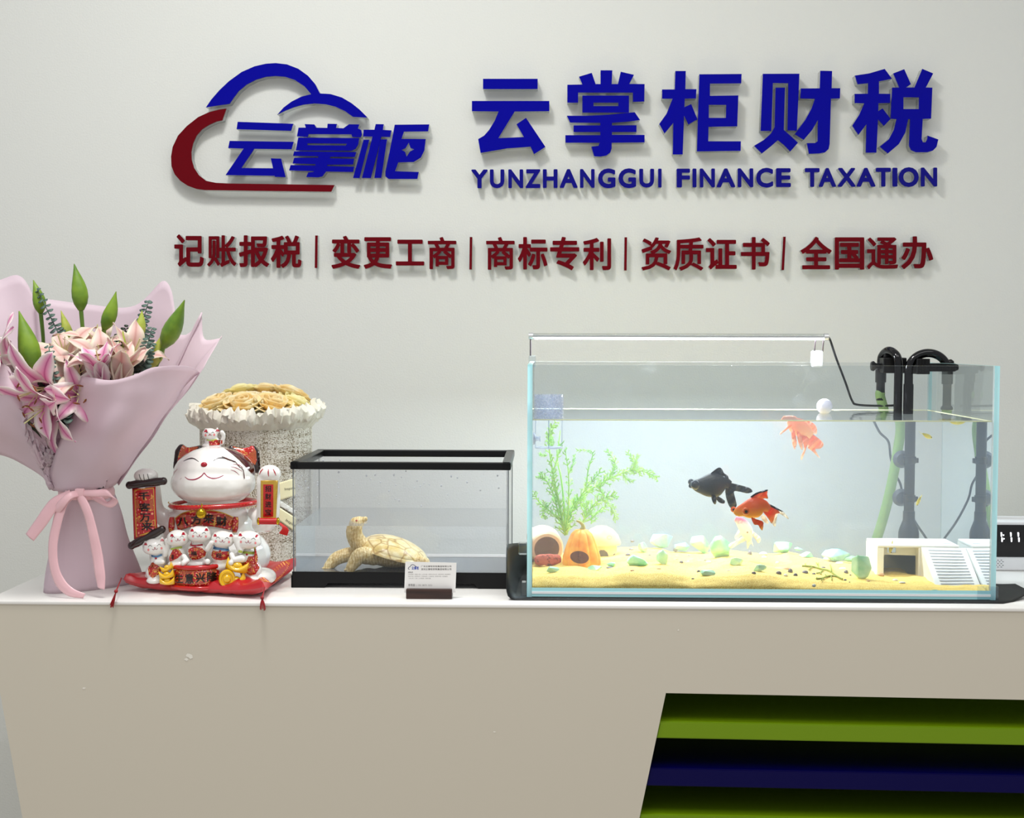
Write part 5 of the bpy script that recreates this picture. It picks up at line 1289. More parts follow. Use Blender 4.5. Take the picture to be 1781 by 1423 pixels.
# filter intake and outlet
M_pipe = mat('gloss_black_pipe', (4, 4, 6), .08, spec=.4); M_hose = mat('green_hose', (172, 206, 130), .3, transl=.3); M_pblk = mat('matt_black_plastic', (8, 8, 9), .4, spec=.25)
G4 = lambda x, y: (1500 + x * .146, 590 + y * .146)
ip = thing('filter_intake', (at(1562, 706, .44).x, .44, aw), 'black intake pipe with two suction cups arching over the back rim of the aquarium', 'filter pipe')
PX = at(1562, 680, .462).x; PYi, PYo = .462, AB_ + .02; zt2 = at(1555, 606, .48).z
ua = UA(1587, 900, PYi)
bm = bmesh.new()
arch = [Vector((PX - .022, PYo, az1 - .08)), Vector((PX - .022, PYo, zt2 - .035)), Vector((PX - .019, PYo - .004, zt2 - .014)), Vector((PX - .012, (PYi + PYo) / 2, zt2 - .005)), Vector((PX - .003, PYi + .004, zt2 - .016)), Vector((PX, PYi, zt2 - .04)), Vector((PX, PYi, az1 - .05)), Vector((PX, PYi, aw - .02))]
tube(bm, arch, .0088, 16, 70)
zs = UA(1587, 915, PYi).z
tube(bm, [Vector((PX, PYi, aw - .01)), Vector((PX, PYi, zs))], .0105, 16); put('pipe', bm, M_pipe, ip)
bm = bmesh.new(); zsb = UA(1590, 936, PYi).z; lathe(bm, [(.0118, .03), (.012, .012), (.0145, .006), (.019, -.006), (.0205, -.014), (.0205, zsb - zs - .03)], (PX, PYi, zs), 24); put('strainer', bm, M_pblk, ip)
bm = bmesh.new(); c1, c2 = at(1532, 622, .5), at(1572, 649, .5); box(bm, (c1.x, AB_ - AT_ - .014, c2.z), (c2.x, AB_ + .03, c1.z), .002)
c3 = at(1541, 609, .5); box(bm, (c3.x - .004, AB_ - .006, c1.z - .002), (at(1560, 610, .5).x, AB_ + .03, c3.z), .003); put('rim_clamp', bm, M_pblk, ip, False)
bm = bmesh.new(); k1 = at(1521, 637, .5); tube(bm, [Vector((k1.x - .006, .505, k1.z)), Vector((c1.x + .002, .505, k1.z))], [.009, .011, .006, .0055, .0055], 14, 12); put('clamp_knob', bm, M_pblk, ip)
bm = bmesh.new(); xo_ = PX - .022; tube(bm, [Vector((xo_, PYo, az1 - .015)), Vector((xo_, PYo, at(1540, 665, PYo).z)), Vector((xo_, PYo, at(1540, 666, PYo).z)), Vector((xo_, PYo, at(1540, 687, PYo).z))], [.0115, .0115, .0092, .0092], 16); put('pipe_socket', bm, M_pipe, ip)
for py in (800, 867):
    c = UA(1576, py, PYi); bm = bmesh.new(); lathe(bm, [(.004, -.004), (.012, -.002), (.0175, .008), (.0178, .0105)], (PX - .012, PYi + .010, c.z), 24, Matrix.Rotation(-PI / 2, 3, 'X')); cup = put('suction_cup', bm, mat('dark_rubber', (40, 44, 52), .35), ip)
    bm = bmesh.new(); tube(bm, [Vector((PX, PYi, c.z - .007)), Vector((PX, PYi, c.z + .007))], .0125, 18, 3); box(bm, (PX + .011, PYi - .004, c.z - .006), (PX + .017, PYi + .004, c.z + .004), .001); put('pipe_bracket', bm, M_pblk, ip)
hz = bmesh.new(); hy = .53
tube(hz, [Vector((xo_, PYo, at(1540, 682, PYo).z)), Vector((xo_, PYo + .001, at(1540, 690, PYo).z)), UA(1566, 740, hy + .0), UA(1561, 785, hy), UA(1553, 830, hy), UA(1543, 875, hy), UA(1532, 915, hy), UA(1524, 940, hy), UA(1516, 975, hy)], .0102, 14, 60)
bmesh.ops.translate(hz, vec=(0, 0, 0), verts=hz.verts)
tag(put('green_hose', hz, M_hose), 'pale green hose running down behind the back pane of the aquarium', 'hose')
# outlet over the right rim
OY = .452; OXi = at(1580, 680, OY).x; OXo = at(1647, 690, OY).x; za_ = at(1617, 607, OY).z
op_ = thing('filter_outlet', (OXi, OY, aw), 'black outlet pipe arching over the right rim of the aquarium', 'filter pipe')
bm = bmesh.new(); r_ = (OXo - OXi) / 2; xc = (OXi + OXo) / 2; zc2 = za_ - .0085 - r_ * .92
pth = [Vector((OXi, OY, aw - .004)), Vector((OXi, OY, zc2 - .02))] + [Vector((xc - r_ * math.cos(a), OY, zc2 + r_ * .92 * math.sin(a))) for a in [PI * k / 14 for k in range(15)]] + [Vector((OXo, OY, zc2 - .02)), Vector((OXo, OY, at(1647, 712, OY).z))]
tube(bm, pth, .0088, 16, 90); put('pipe', bm, M_pipe, op_)
bm = bmesh.new(); z1_ = at(1580, 668, OY).z
tube(bm, [Vector((OXi, OY, aw - .006)), Vector((OXi, OY, z1_))], .0102, 18, 3); put('pipe_sleeve', bm, M_pipe, op_)
bm = bmesh.new(); tube(bm, [Vector((OXo, OY, at(1647, 668, OY).z)), Vector((OXo, OY, at(1647, 640, OY).z))], .0112, 18, 3); lathe(bm, [(.0118, 0), (.0125, .004), (.01, .008)], (OXo, OY, at(1647, 713, OY).z), 20); put('pipe_socket', bm, M_pblk, op_)
bm = bmesh.new(); c1, c2 = at(1594, 624, OY - .01), at(1616, 651, OY - .01)
box(bm, (c1.x, OY - .016, c2.z), (c2.x, OY + .016, c1.z), .001); box(bm, (c2.x - .004, OY - .014, at(1610, 646, OY).z), (AX1 + .03, OY + .014, at(1610, 632, OY).z), .001)
for q in range(3): box(bm, (c1.x + .004 + q * .006, OY - .0175, c2.z + .002), (c1.x + .006 + q * .006, OY - .0155, c1.z - .001))
put('rim_clamp', bm, M_pblk, op_, False)
bm = bmesh.new()
for (px, py) in ((1661, 639), (1653, 632)): k1 = at(px, py, OY); tube(bm, [Vector((AX1 + .012, OY, k1.z)), Vector((k1.x + .006, OY, k1.z))], [.005, .005, .008, .0085, .0055], 14, 12)
put('clamp_knob', bm, M_pblk, op_)
bm = bmesh.new(); tube(bm, [Vector((OXo, OY, at(1647, 712, OY).z)), Vector((OXo, OY, at(1647, 760, OY).z)), Vector((OXo + .004, OY + .01, ZC + .2)), Vector((OXo, OY + .05, ZC + .05)), Vector((OXo - .02, .62, ZC + .012))], .0102, 14, 40)
tag(put('green_hose', bm, M_hose), 'pale green hose hanging outside the right pane behind the filter outlet', 'hose')
# clear feeding cup hung at the left, with suction cup and ring
M_cup = thin('clear_cup', (236, 240, 246), 1.5, .08, gain=2.2); M_cupw = thin('speckled_cup', (238, 242, 250), 1.5, .08, veil=(260, .35, .6, .3, (250, 250, 255)), gain=1.6); M_frost = mat('frosted_plastic', (226, 232, 242), .35, transl=.55, bump=(300, .5))
fy = .14; fc = at(954.5, 708, fy); k = sc(fy)
fcup = thing('feeding_cup', (fc.x, fy, at(954, 731, fy).z), 'clear round feeding cup hanging at the left corner of the large aquarium', 'cup')
bm = bmesh.new(); lathe(bm, [(25.5 * k, at(954, 686, fy).z), (26 * k, at(954, 687, fy).z), (26 * k, at(954, 729, fy).z), (24 * k, at(954, 729, fy).z), (24.4 * k, at(954, 687, fy).z)], (fc.x, fy, 0), 40, cap=False); put('cup_wall', bm, M_cupw, fcup)
ub = UA(958, 780, fy); bm = bmesh.new(); lathe(bm, [(21 * k, 0), (23.5 * k, 0), (23.5 * k, .003), (21 * k, .003), (21 * k, 0)], (fc.x + .001, fy, ub.z), 40, cap=False); put('lower_ring', bm, M_frost, fcup)
bm = bmesh.new()
for a in (0, PI * .5, PI, PI * 1.5): tube(bm, [Vector((fc.x + 23 * k * math.cos(a), fy + 23 * k * math.sin(a), ub.z)), Vector((fc.x + 23 * k * math.cos(a), fy + 23 * k * math.sin(a), aw))], .0009, 6)
put('ring_rods', bm, M_cup, fcup)
us = UA(935, 763, fy); bm = bmesh.new(); lathe(bm, [(.012, 0), (.010, .003), (.004, .006), (.004, .011), (.006, .013)], (AX0 + AT_ + .001, fy, us.z), 20, Matrix.Rotation(PI / 2, 3, 'Y')); put('suction_cup', bm, M_frost, fcup)
fb = at(1434, 707, .36); bm = bmesh.new(); kf = sc(.36); ball(bm, fb, 13.6 * kf, 28)
tag(put('float_ball', bm, mat('white_float', (224, 226, 240), .35, bump=(120, .6))), 'white float ball bobbing on the water surface of the aquarium', 'float ball')

# ================================================================== aquarium decor
def clay(name, c, m2, r=.75): return mat(name, c, r, mottle=(40, m2, .35, .65), bump=(200, .2))
# clay pot on its side
pY = .335; pc = UA(951, 955, pY); k = usc(pY)
AXp = Matrix.Rotation(.12, 3, 'Z') @ Matrix.Rotation(PI / 2 + .12, 3, 'X')
pot = bmesh.new()
lathe(pot, [(22 * k, 0), (27 * k, 0.0), (29.5 * k, -.003), (30.5 * k, -.012), (30.5 * k, -.06), (26 * k, -.085), (12 * k, -.092), (.1 * k, -.093), (.1 * k, -.089), (11.5 * k, -.088), (22 * k, -.078), (24.5 * k, -.06), (25 * k, -.012), (24 * k, -.002), (22 * k, 0)], pc, 44, AXp, cap=False)
bmesh.ops.recalc_face_normals(pot, faces=pot.faces)
tag(put('clay_pot', pot, clay('pale_clay', (240, 212, 182), (246, 222, 196))), 'pale clay pot lying on its side at the left end of the aquarium', 'pot')
# brick-red porous ring in front
rp = on_sand(953, 982); k = usc(rp.y); bm = bmesh.new(); rows = []
for i in range(36):
    a = 2 * PI * i / 36; row = []
    for j in range(14):
        b = 2 * PI * j / 14; v = Vector((math.cos(a) * 3, math.sin(a) * 3, math.sin(b) * 1.5)); w_ = 1 + .22 * noise.noise(v * 2.2)
        R_ = 16.5 + 7.5 * w_ * math.cos(b); row.append(rp + Vector((R_ * math.cos(a), R_ * .8 * math.sin(a), 8 + 8.5 * w_ * math.sin(b))) * k)
    rows.append(row)
rows.append(rows[0]); grid(bm, rows, True)
tag(put('lava_ring', bm, mat('brick_lava', (198, 98, 76), .8, mottle=(160, (120, 50, 40), .55, .62), bump=(160, 1.0))), 'rough brick red stone ring in front of the clay pot', 'ornament')
# pumpkin hide
pp = on_sand(1011, 981); k = usc(pp.y); pm = thing('pumpkin_ornament', pp, 'orange pear shaped pumpkin hide with round opening in the aquarium', 'ornament')
bm = bmesh.new(); ridge = lambda a, h: .93 + .11 * abs(math.cos(a * 4.5)) ** .5
lathe(bm, [(31 * k, -.006), (33 * k, 4 * k), (32 * k, 14 * k), (28 * k, 28 * k), (23 * k, 42 * k), (18 * k, 53 * k), (11 * k, 60 * k), (4 * k, 61 * k)], (pp.x, pp.y, pp.z), 72, mod=ridge)
M_pump = mat('pumpkin_orange', (255, 184, 66), .5, mottle=(50, (246, 148, 36), .4, .65), bump=(60, .4)); body = put('pumpkin_body', bm, M_pump, pm)
PBV = BVHTree.FromPolygons([v.co + WL[body.name] for v in body.data.vertices], [tuple(p.vertices) for p in body.data.polygons])
def udecal(contours, B, off, res, Yd):
    bm = fill_px(contours, res)
    for v in bm.verts:
        a = UA(v.co.x, v.co.y, AWY); d = (UA(v.co.x, v.co.y, AWY + .1) - a).normalized(); h = B.ray_cast(a, d)
        v.co = h[0] - d * off if h[0] else UA(v.co.x, v.co.y, Yd)
    return bm
put('opening', udecal(disc_px(1008, 969.5, 16.5, 10.8, 28, .15), PBV, .0006, 4, pp.y), mat('hollow_brown', (104, 58, 44), .9), pm)
bm = bmesh.new(); t0 = pp + Vector((0, 0, 60 * k)); tube(bm, [t0 + Vector((0, 0, -4 * k)), t0 + Vector((3 * k, 0, 6 * k)), t0 + Vector((-2 * k, 0, 13 * k)), t0 + Vector((-9 * k, 0, 16 * k))], [6 * k, 3.4 * k, 2.4 * k, 1.6 * k], 10, 14); put('stem', bm, mat('stalk_green', (168, 162, 80), .6), pm)
# cream hide with domed cap
cp_ = on_sand(1048, 966); k = usc(cp_.y); mh = thing('mushroom_hide', cp_, 'cream mushroom shaped hide with dark doorways behind the pumpkin', 'ornament')
M_crm = clay('cream_clay', (238, 218, 166), (244, 228, 184)); cx = cp_.x - 2 * k
bm = bmesh.new(); lathe(bm, [(26 * k, -.008), (27 * k, 0), (27 * k, 14 * k), (24 * k, 22 * k)], (cx, cp_.y, cp_.z), 40); base = put('base', bm, M_crm, mh)
bm = bmesh.new(); lathe(bm, [(26 * k, 18 * k), (33 * k, 19 * k), (34 * k, 23 * k), (29 * k, 36 * k), (20 * k, 46 * k), (9 * k, 51.5 * k), (.5 * k, 52.5 * k)], (cx, cp_.y, cp_.z), 44); capm = put('cap', bm, M_crm, mh)
BB2 = BVHTree.FromPolygons([v.co + WL[base.name] for v in base.data.vertices], [tuple(p.vertices) for p in base.data.polygons]); CB2 = BVHTree.FromPolygons([v.co + WL[capm.name] for v in capm.data.vertices], [tuple(p.vertices) for p in capm.data.polygons])
M_hol = mat('hollow_grey', (112, 102, 88), .9)
put('doorway', udecal([[(1040, 970), (1040, 962), (1044, 957), (1051, 957), (1056, 961), (1058, 966), (1058, 971)]], BB2, .0006, 4, cp_.y), M_hol, mh); put('doorway', udecal([[(1066, 969), (1067, 964), (1070, 963), (1073, 965), (1073, 969)]], BB2, .0006, 4, cp_.y), M_hol, mh)
put('eye_ring', udecal(strip_px([(1060 + 4 * math.cos(a), 935 + 3 * math.sin(a)) for a in [2 * PI * q / 12 for q in range(13)]], 1.0), CB2, .0005, 4, cp_.y), mat('pale_ring', (206, 188, 140), .8), mh)
# water plant: branching stems
M_plant = mat('water_plant_green', (178, 222, 100), .5, mottle=(30, (146, 204, 92), .4, .6), transl=.2); M_plantd = mat('water_plant_dark', (84, 136, 92), .5)
Z3u = lambda x, y: (880 + x * .2389, 720 + y * .2389)
rp_ = random.Random(11)
def twig(bm, P, r, depth, ln, Y):
    """forked side twigs along a stem given in pixels"""
    n = len(P)
    for i in range(1, n):
        a, b = Vector(P[i - 1][:2]), Vector(P[i][:2]); d = (b - a)
        if d.length < .1: continue
        for s in (-1, 1):
            if rp_.random() < .08: continue
            o = a.lerp(b, rp_.uniform(.2, .9)); ang = math.atan2(d.y, d.x) + s * rp_.uniform(.5, 1.1); L_ = ln * rp_.uniform(.55, 1.1) * (1 - .45 * i / n)
            Y0 = P[i][2]; dy = rp_.uniform(-.02, .02) * L_ / 20
            e1 = o + Vector((math.cos(ang), math.sin(ang))) * L_ * .55; ang2 = ang - s * .3; e2 = e1 + Vector((math.cos(ang2), math.sin(ang2))) * L_ * .5
            tube(bm, [UA(o.x, o.y, Y0), UA(e1.x, e1.y, Y0 + dy), UA(e2.x, e2.y, Y0 + 1.6 * dy)], [r, r * .8, r * .35], 5, 6)
            if depth:
                for s2 in (-1, 1):
                    f = e1.lerp(e2, rp_.uniform(0, .5)); an3 = ang + s2 * .8; g = f + Vector((math.cos(an3), math.sin(an3))) * L_ * .38
                    tube(bm, [UA(f.x, f.y, Y0 + dy), UA(g.x, g.y, Y0 + 1.5 * dy)], [r * .75, r * .3], 5, 3)
def plant(name, stems, Y, m, label, root):
    t = thing(name, UA(*root, Y), label, 'aquarium plant')
    for (pts, ln, dep, r) in stems:
        px = [Z3u(*p) + (Y + dy_,) for p, dy_ in zip(pts, np.linspace(0, rp_.uniform(-.03, .03), len(pts)))]
        Q = crs(px, 4 * len(px)); bm = bmesh.new()
        tube(bm, [UA(q[0], q[1], q[2]) for q in Q], [r, r * .85, r * .5], 6)
        if ln: twig(bm, [tuple(q) for q in Q], r * .85, dep, ln * 1.12, Y)
        put('plant_stem', bm, m, t)
plant('water_plant', [([(440,880),(470,700),(560,590),(700,500),(850,430),(930,410),(1020,425),(1100,465)], 15, 1, .0019), ([(445,880),(460,760),(520,640),(600,520),(690,420)], 16, 1, .0017), ([(560,780),(640,660),(720,610),(800,590)], 16, 1, .0015),
    ([(720,480),(770,440),(795,370),(770,310),(730,270)], 11, 1, .0013), ([(900,420),(940,385),(920,330),(885,280)], 11, 1, .0013), ([(940,380),(950,330),(965,300)], 8, 0, .0011), ([(850,430),(880,480),(930,490)], 9, 0, .0011), ([(700,620),(770,690),(800,770)], 12, 1, .0012), ([(560,800),(580,700),(560,620)], 16, 1, .0015), ([(620,800),(640,730),(720,690)], 14, 1, .0013), ([(720,600),(680,540),(720,480)], 13, 1, .0013)], .36, M_plant, 'bright green branching water plant spreading to the right behind the pumpkin', (560, 880))
plant('water_plant', [([(430,885),(400,700),(360,520),(330,360),(310,200),(320,120),(360,60)], 14, 1, .0019), ([(432,885),(385,740),(350,600),(290,480),(240,450)], 15, 1, .0016), ([(380,760),(310,700),(240,640),(200,560)], 13, 1, .0014), ([(435,885),(420,640),(400,460),(375,330),(395,120)], 0, 0, .0021), ([(440,880),(455,640),(455,440),(430,250)], 12, 1, .0016), ([(580,560),(600,400),(630,280),(515,262)], 8, 0, .0014),
    ([(430,880),(380,640),(340,470),(380,300),(400,220)], 13, 0, .0017), ([(455,440),(490,360),(500,300)], 7, 0, .0012), ([(300,300),(260,300),(245,285)], 6, 0, .001), ([(330,640),(270,720),(290,760)], 9, 1, .0012), ([(340,250),(330,180),(300,210)], 9, 1, .0012)], .32, mat('water_plant_mid', (150, 206, 108), .5, mottle=(24, (178, 222, 116), .4, .6), transl=.2), 'tall green water plant with thin stems standing behind the clay pot', (436, 890))
# green twig on the sand
tw = bmesh.new(); q5 = lambda x, y: on_sand(1300 + x * .1347, 920 + y * .1348) + Vector((0, 0, .0025))
for pts, r in (([(705,495),(780,498),(870,510),(960,535),(1050,555),(1110,595),(1170,635),(1225,665)], .0017), ([(760,495),(745,465)], .0012), ([(830,505),(795,545)], .0012), ([(925,520),(905,470),(890,455)], .0013), ([(905,480),(918,455)], .001), ([(980,545),(940,580),(895,590)], .0013), ([(945,578),(948,600)], .001), ([(1085,570),(1080,520),(1068,480)], .0013), ([(1170,632),(1080,622),(1020,635),(960,655),(890,660)], .0015), ([(1030,632),(1005,605)], .0011), ([(985,645),(958,680)], .0011), ([(1080,625),(1090,675)], .0011), ([(915,658),(892,640)], .001)):
    tube(tw, [q5(*p) for p in pts], r, 6, 3 * len(pts))
tag(put('plant_twig', tw, mat('olive_twig', (140, 150, 26), .5)), 'loose olive green plant twig lying on the sand', 'twig')
# stones and pebbles
def stone_mat(name, c1, c2, tr=.0): return mat(name, c1, .3, mottle=(30, c2, .38, .62), spec=.5, transl=tr, bump=(60, .25))
M_st = [stone_mat('green_stone', (190, 240, 214), (120, 208, 168)), stone_mat('pale_green_stone', (176, 226, 180), (110, 184, 138)), stone_mat('aqua_stone', (170, 214, 216), (118, 178, 184)), stone_mat('dark_green_stone', (164, 220, 180), (220, 246, 214))]
def rock(px, py, w, h, seed, sharp=.5, sub=3, dep=None):
    """py = foot of the stone"""
    p = on_sand(px, py - h * .12); k = usc(p.y); bm = bmesh.new(); rr = random.Random(seed)
    pts = []
    for _ in range(14):
        v = Vector((rr.gauss(0, 1), rr.gauss(0, 1), rr.gauss(0, 1))).normalized(); v = Vector((v.x, v.y, v.z + .15)); pts.append(bm.verts.new((v.x * w * .5 * k, v.y * (dep or w * .4) * k * .8, v.z * h * .55 * k)))
    r = bmesh.ops.convex_hull(bm, input=bm.verts); bmesh.ops.delete(bm, geom=[v for v in bm.verts if not v.link_faces], context='VERTS')
    xs = [v.co.x for v in bm.verts]; zs_ = [v.co.z for v in bm.verts]; sx_, sz_ = (w * k) / (max(xs) - min(xs)), (h * 1.1 * k) / (max(zs_) - min(zs_)); mx_, mz_ = (max(xs) + min(xs)) / 2, min(zs_)
    for v in bm.verts: v.co = Vector(((v.co.x - mx_) * sx_, v.co.y, (v.co.z - mz_) * sz_ - h * .12 * k))
    bmesh.ops.bevel(bm, geom=list(bm.edges), offset=min(w, h) * .03 * k, segments=1, affect='EDGES')
    bmesh.ops.translate(bm, vec=p, verts=bm.verts); return bm
C6 = lambda x, y: (1080 + x * .1348, 920 + y * .1348)
C7 = lambda x, y: (1300 + x * .1347, 920 + y * .1348)
stones = [(C6(280,325), 18, 20, 0, 'small pointed green stone standing on the sand left of centre'), (C6(215,495), 38, 20, 0, 'blocky mottled green stone nearest the pumpkin on open sand'), (C6(530,475), 22, 26, 3, 'upright green stone with pale top beside the blocky green stone'),
    (C6(520,255), 42, 24, 2, 'large pale aqua stone at the back left of the sand'), (C6(790,285), 28, 14, 2, 'low pale aqua stone left of the two green peaks'), (C6(960,190), 14, 12, 2, 'small grey aqua stone peeking out behind the sloping green peak'),
    (C6(1020,335), 38, 32, 1, 'sloping pale green stone, left one of the two peaks'), (C6(1275,400), 38, 40, 1, 'tall green stone, right one of the two peaks'), (C6(1490,480), 24, 14, 3, 'flat dark green shard just right of the green peaks'),
    (C6(1120,610), 28, 10, 3, 'half buried olive green shard in the sand at front centre'), (C7(160,560), 24, 13, 3, 'thin green shard below the white fish'),
    (C7(460,320), 34, 19, 1, 'rounded light green stone at the back, right of the white fish'), (C7(760,375), 26, 10, 1, 'flat pale green stone at the back beside the rounded one'), (C7(660,285), 16, 6, 2, 'small grey aqua stone behind the flat pale green one'),
    (C7(1140,415), 50, 20, 2, 'wide aqua blue stone at the back near the white hide'), (C7(1330,430), 26, 10, 1, 'flat green stone at the foot of the wide aqua stone'), (C7(1470,675), 36, 42, 3, 'big upright green stone against the left of the white hide'),
    ((962, 997), 24, 11, 3, 'pale green leaf shaped shard in front of the red ring'), ((1035, 993), 26, 9, 3, 'flat grey green shard right of the pumpkin foot'), ((1062, 987), 16, 9, 0, 'small dark green chip between pumpkin and blocky stone'), ((1627, 1031), 14, 5, 3, 'small green chip at the foot of the white ramp')]
for k_, ((px, py), w_, h_, mi, lab) in enumerate(stones):
    tag(put('green_stone', rock(px, py, w_, h_, 40 + k_), M_st[mi], None, False), lab, 'stone', 'green stones on the aquarium sand')
M_pb = [mat('grey_pebble', (112, 106, 112), .5), mat('white_pebble', (236, 230, 214), .5), mat('tan_pebble', (206, 160, 110), .5), mat('rust_pebble', (170, 92, 48), .5)]
pebs = [C6(130,270)+(8,4,0), C6(700,280)+(8,6,0), C6(1660,330)+(8,8,0), C6(780,440)+(7,5,0), C6(92,345)+(9,5,0), C6(367,345)+(5,3,0), C6(150,545)+(8,3,3), C6(1000,560)+(6,5,0), C6(1712,580)+(8,5,0), C6(1085,410)+(4,3,0), C6(870,350)+(6,3,0), C6(1390,545)+(6,2,0), C6(720,350)+(6,2,2), C6(700,395)+(8,2,2), C6(490,520)+(9,3,2), C6(870,430)+(5,3,1), C6(1130,435)+(9,4,1), C6(930,645)+(5,2,0),
    C7(30,330)+(8,9,0), C7(405,585)+(10,7,0), C7(553,560)+(9,9,0), C7(620,610)+(8,7,0), C7(745,570)+(11,6,0), C7(855,590)+(7,4,0), C7(1275,572)+(8,7,0), C7(1260,670)+(6,4,0), C7(1318,692)+(3,2,0), C7(80,580)+(8,5,0), C7(490,610)+(8,5,1), C7(385,450)+(7,5,1), C7(200,330)+(14,6,1), C7(215,375)+(9,5,1), C7(1030,400)+(14,7,1), C7(1190,450)+(14,5,1), C7(1230,520)+(12,4,1), C7(980,505)+(8,3,0), C7(1330,605)+(4,3,0), C7(860,740)+(7,5,1), C7(1560,680)+(7,3,2), C7(1720,600)+(14,6,2), C7(450,510)+(30,4,2),
    (1000,984,9,4,3), (1060,988,12,3,0), (1100,942,7,4,0), (1557,1010,10,4,1), (1569,1014,12,3,1)]
def describe(px, py, c):
    refs = [(953, 980, 'the red ring'), (1011, 978, 'the pumpkin'), (1050, 965, 'the mushroom hide'), (1110, 985, 'the blocky green stone'), (1152, 975, 'the upright green stone'), (1118, 958, 'the small pointed stone'), (1150, 950, 'the large aqua stone'), (1217, 960, 'the sloping green peak'), (1252, 970, 'the tall green peak'), (1281, 980, 'the flat shard by the peaks'), (1231, 1000, 'the olive shard'), (1322, 992, 'the thin shard'), (1362, 960, 'the rounded back stone'), (1430, 995, 'the loose twig'), (1454, 975, 'the wide aqua stone'), (1498, 1000, 'the big upright stone'), (1560, 1005, 'the hide doorway'), (1300, 940, 'the white fish')]
    r = min(refs, key=lambda r: (r[0] - px) ** 2 + (2 * (r[1] - py)) ** 2); dx, dy = px - r[0], py - r[1]
    side = ('left of' if dx < 0 else 'right of') if abs(dx) > 1.5 * abs(dy) else ('in front of' if dy > 0 else 'behind')
    return ['grey', 'white', 'tan', 'rust red'][c], side, r[2]
seen = {}
for k_, (px, py, w_, h_, c) in enumerate(pebs):
    col_, side, ref = describe(px, py, c); siz = 'tiny' if w_ < 7 else ('flat' if h_ <= w_ * .45 else 'rounded')
    lab = '%s %s pebble %s %s' % (siz, col_, side, ref)
    if lab in seen: lab = '%s %s pebble %s %s, the %s one' % (siz, col_, side, ref, 'farther' if seen[lab] > py else 'nearer')
    seen[lab] = py
    p = on_sand(px, py); k = usc(p.y); bm = bmesh.new(); vs = ball(bm, (0, 0, 0), (w_ * .5 * k, w_ * .45 * k, h_ * .6 * k), 12)
    for v in vs: v.co *= 1 + .25 * noise.noise(v.co * (400 / w_) + Vector((k_ * 3, 0, 0)))
    bmesh.ops.translate(bm, vec=p + Vector((0, 0, h_ * .2 * k)), verts=bm.verts)
    tag(put('pebble', bm, M_pb[c]), lab, 'pebble', 'pebbles on the aquarium sand')
# white hide with ramp
Wy = .27; z5 = lambda x, y: (1460 + x * .239, 730 + y * .239)
M_white = mat('white_plastic', (236, 234, 226), .35, spec=.5); M_slot = mat('slot_grey', (176, 178, 180), .6)
FL, FRt = UA(*z5(278, 912), Wy), UA(*z5(925, 930), Wy); FRr = UA(*z5(585, 925), Wy); zt3 = FL.z; dpt = .125; zg = sand_z((FL.x + FRt.x) / 2, Wy) - .014
hd = thing('white_hide', ((FL.x + FRt.x) / 2, Wy + .06, zg), 'white plastic hide with slotted ramp at the right end of the aquarium', 'hide')
th = .005; xl_, xm, xr_ = FL.x, FRr.x, min(FRt.x, AX1 - AT_ - .012); yb3 = min(Wy + dpt, AB_ - AT_ - .004)
put('roof', newbox((xl_, Wy, zt3 - th), (xr_, yb3, zt3), .002), M_white, hd, False)
put('side_wall', newbox((xl_, Wy + .001, zg), (xl_ + th, yb3, zt3 - th)), M_white, hd, False); put('side_wall', newbox((xr_ - th, Wy + .001, zg), (xr_, yb3, zt3 - th)), M_white, hd, False)
# back wall with a slim window
wx0, wx1 = UA(*z5(345, 940), yb3).x, UA(*z5(412, 940), yb3).x; wz0, wz1 = UA(*z5(380, 970), yb3).z, UA(*z5(380, 915), yb3).z
bm = bmesh.new()
for lo, hi in (((xl_ + th, yb3 - th, zg), (wx0, yb3, zt3 - th)), ((wx1, yb3 - th, zg), (xr_ - th, yb3, zt3 - th)), ((wx0, yb3 - th, zg), (wx1, yb3, wz0)), ((wx0, yb3 - th, wz1), (wx1, yb3, zt3 - th))): box(bm, lo, hi)
put('back_wall', bm, M_white, hd, False)
# front wall with arched doorway (recessed by 1 cm)
arch_ = [z5(308, 1150), z5(308, 1020), z5(318, 992), z5(340, 983), z5(570, 990), z5(585, 998), z5(585, 1150)]
AW = [(UA(x, y, Wy + .03).x, UA(x, y, Wy + .03).z) for x, y in arch_]
bm = bmesh.new(); zlow = zt3 - th
out_ = [(xl_ + th, zg), AW[0][:1] + (zg,)] + AW[1:-1] + [AW[-1][:1] + (zg,), (xm, zg), (xm, zlow), (xl_ + th, zlow)]
w_o = [(UA(*z5(x, y), Wy + .03).x, UA(*z5(x, y), Wy + .03).z) for x, y in ((347, 968), (347, 920), (412, 920), (412, 968))]
me = curve_mesh([out_, w_o], .004); me.transform(Matrix(((1, 0, 0, 0), (0, 0, 1, Wy + .03), (0, 1, 0, 0), (0, 0, 0, 1)))); b2 = bmesh.new(); b2.from_mesh(me); bmesh.ops.recalc_face_normals(b2, faces=b2.faces); put('front_wall', b2, M_white, hd, False)
put('door_post', newbox((xl_ + th, Wy + .001, zg), (xl_ + .012, Wy + .03, zt3 - th)), M_white, hd, False); put('door_post', newbox((xm - .002, Wy + .001, zg), (xm + .004, Wy + .03, zt3 - th)), M_white, hd, False)
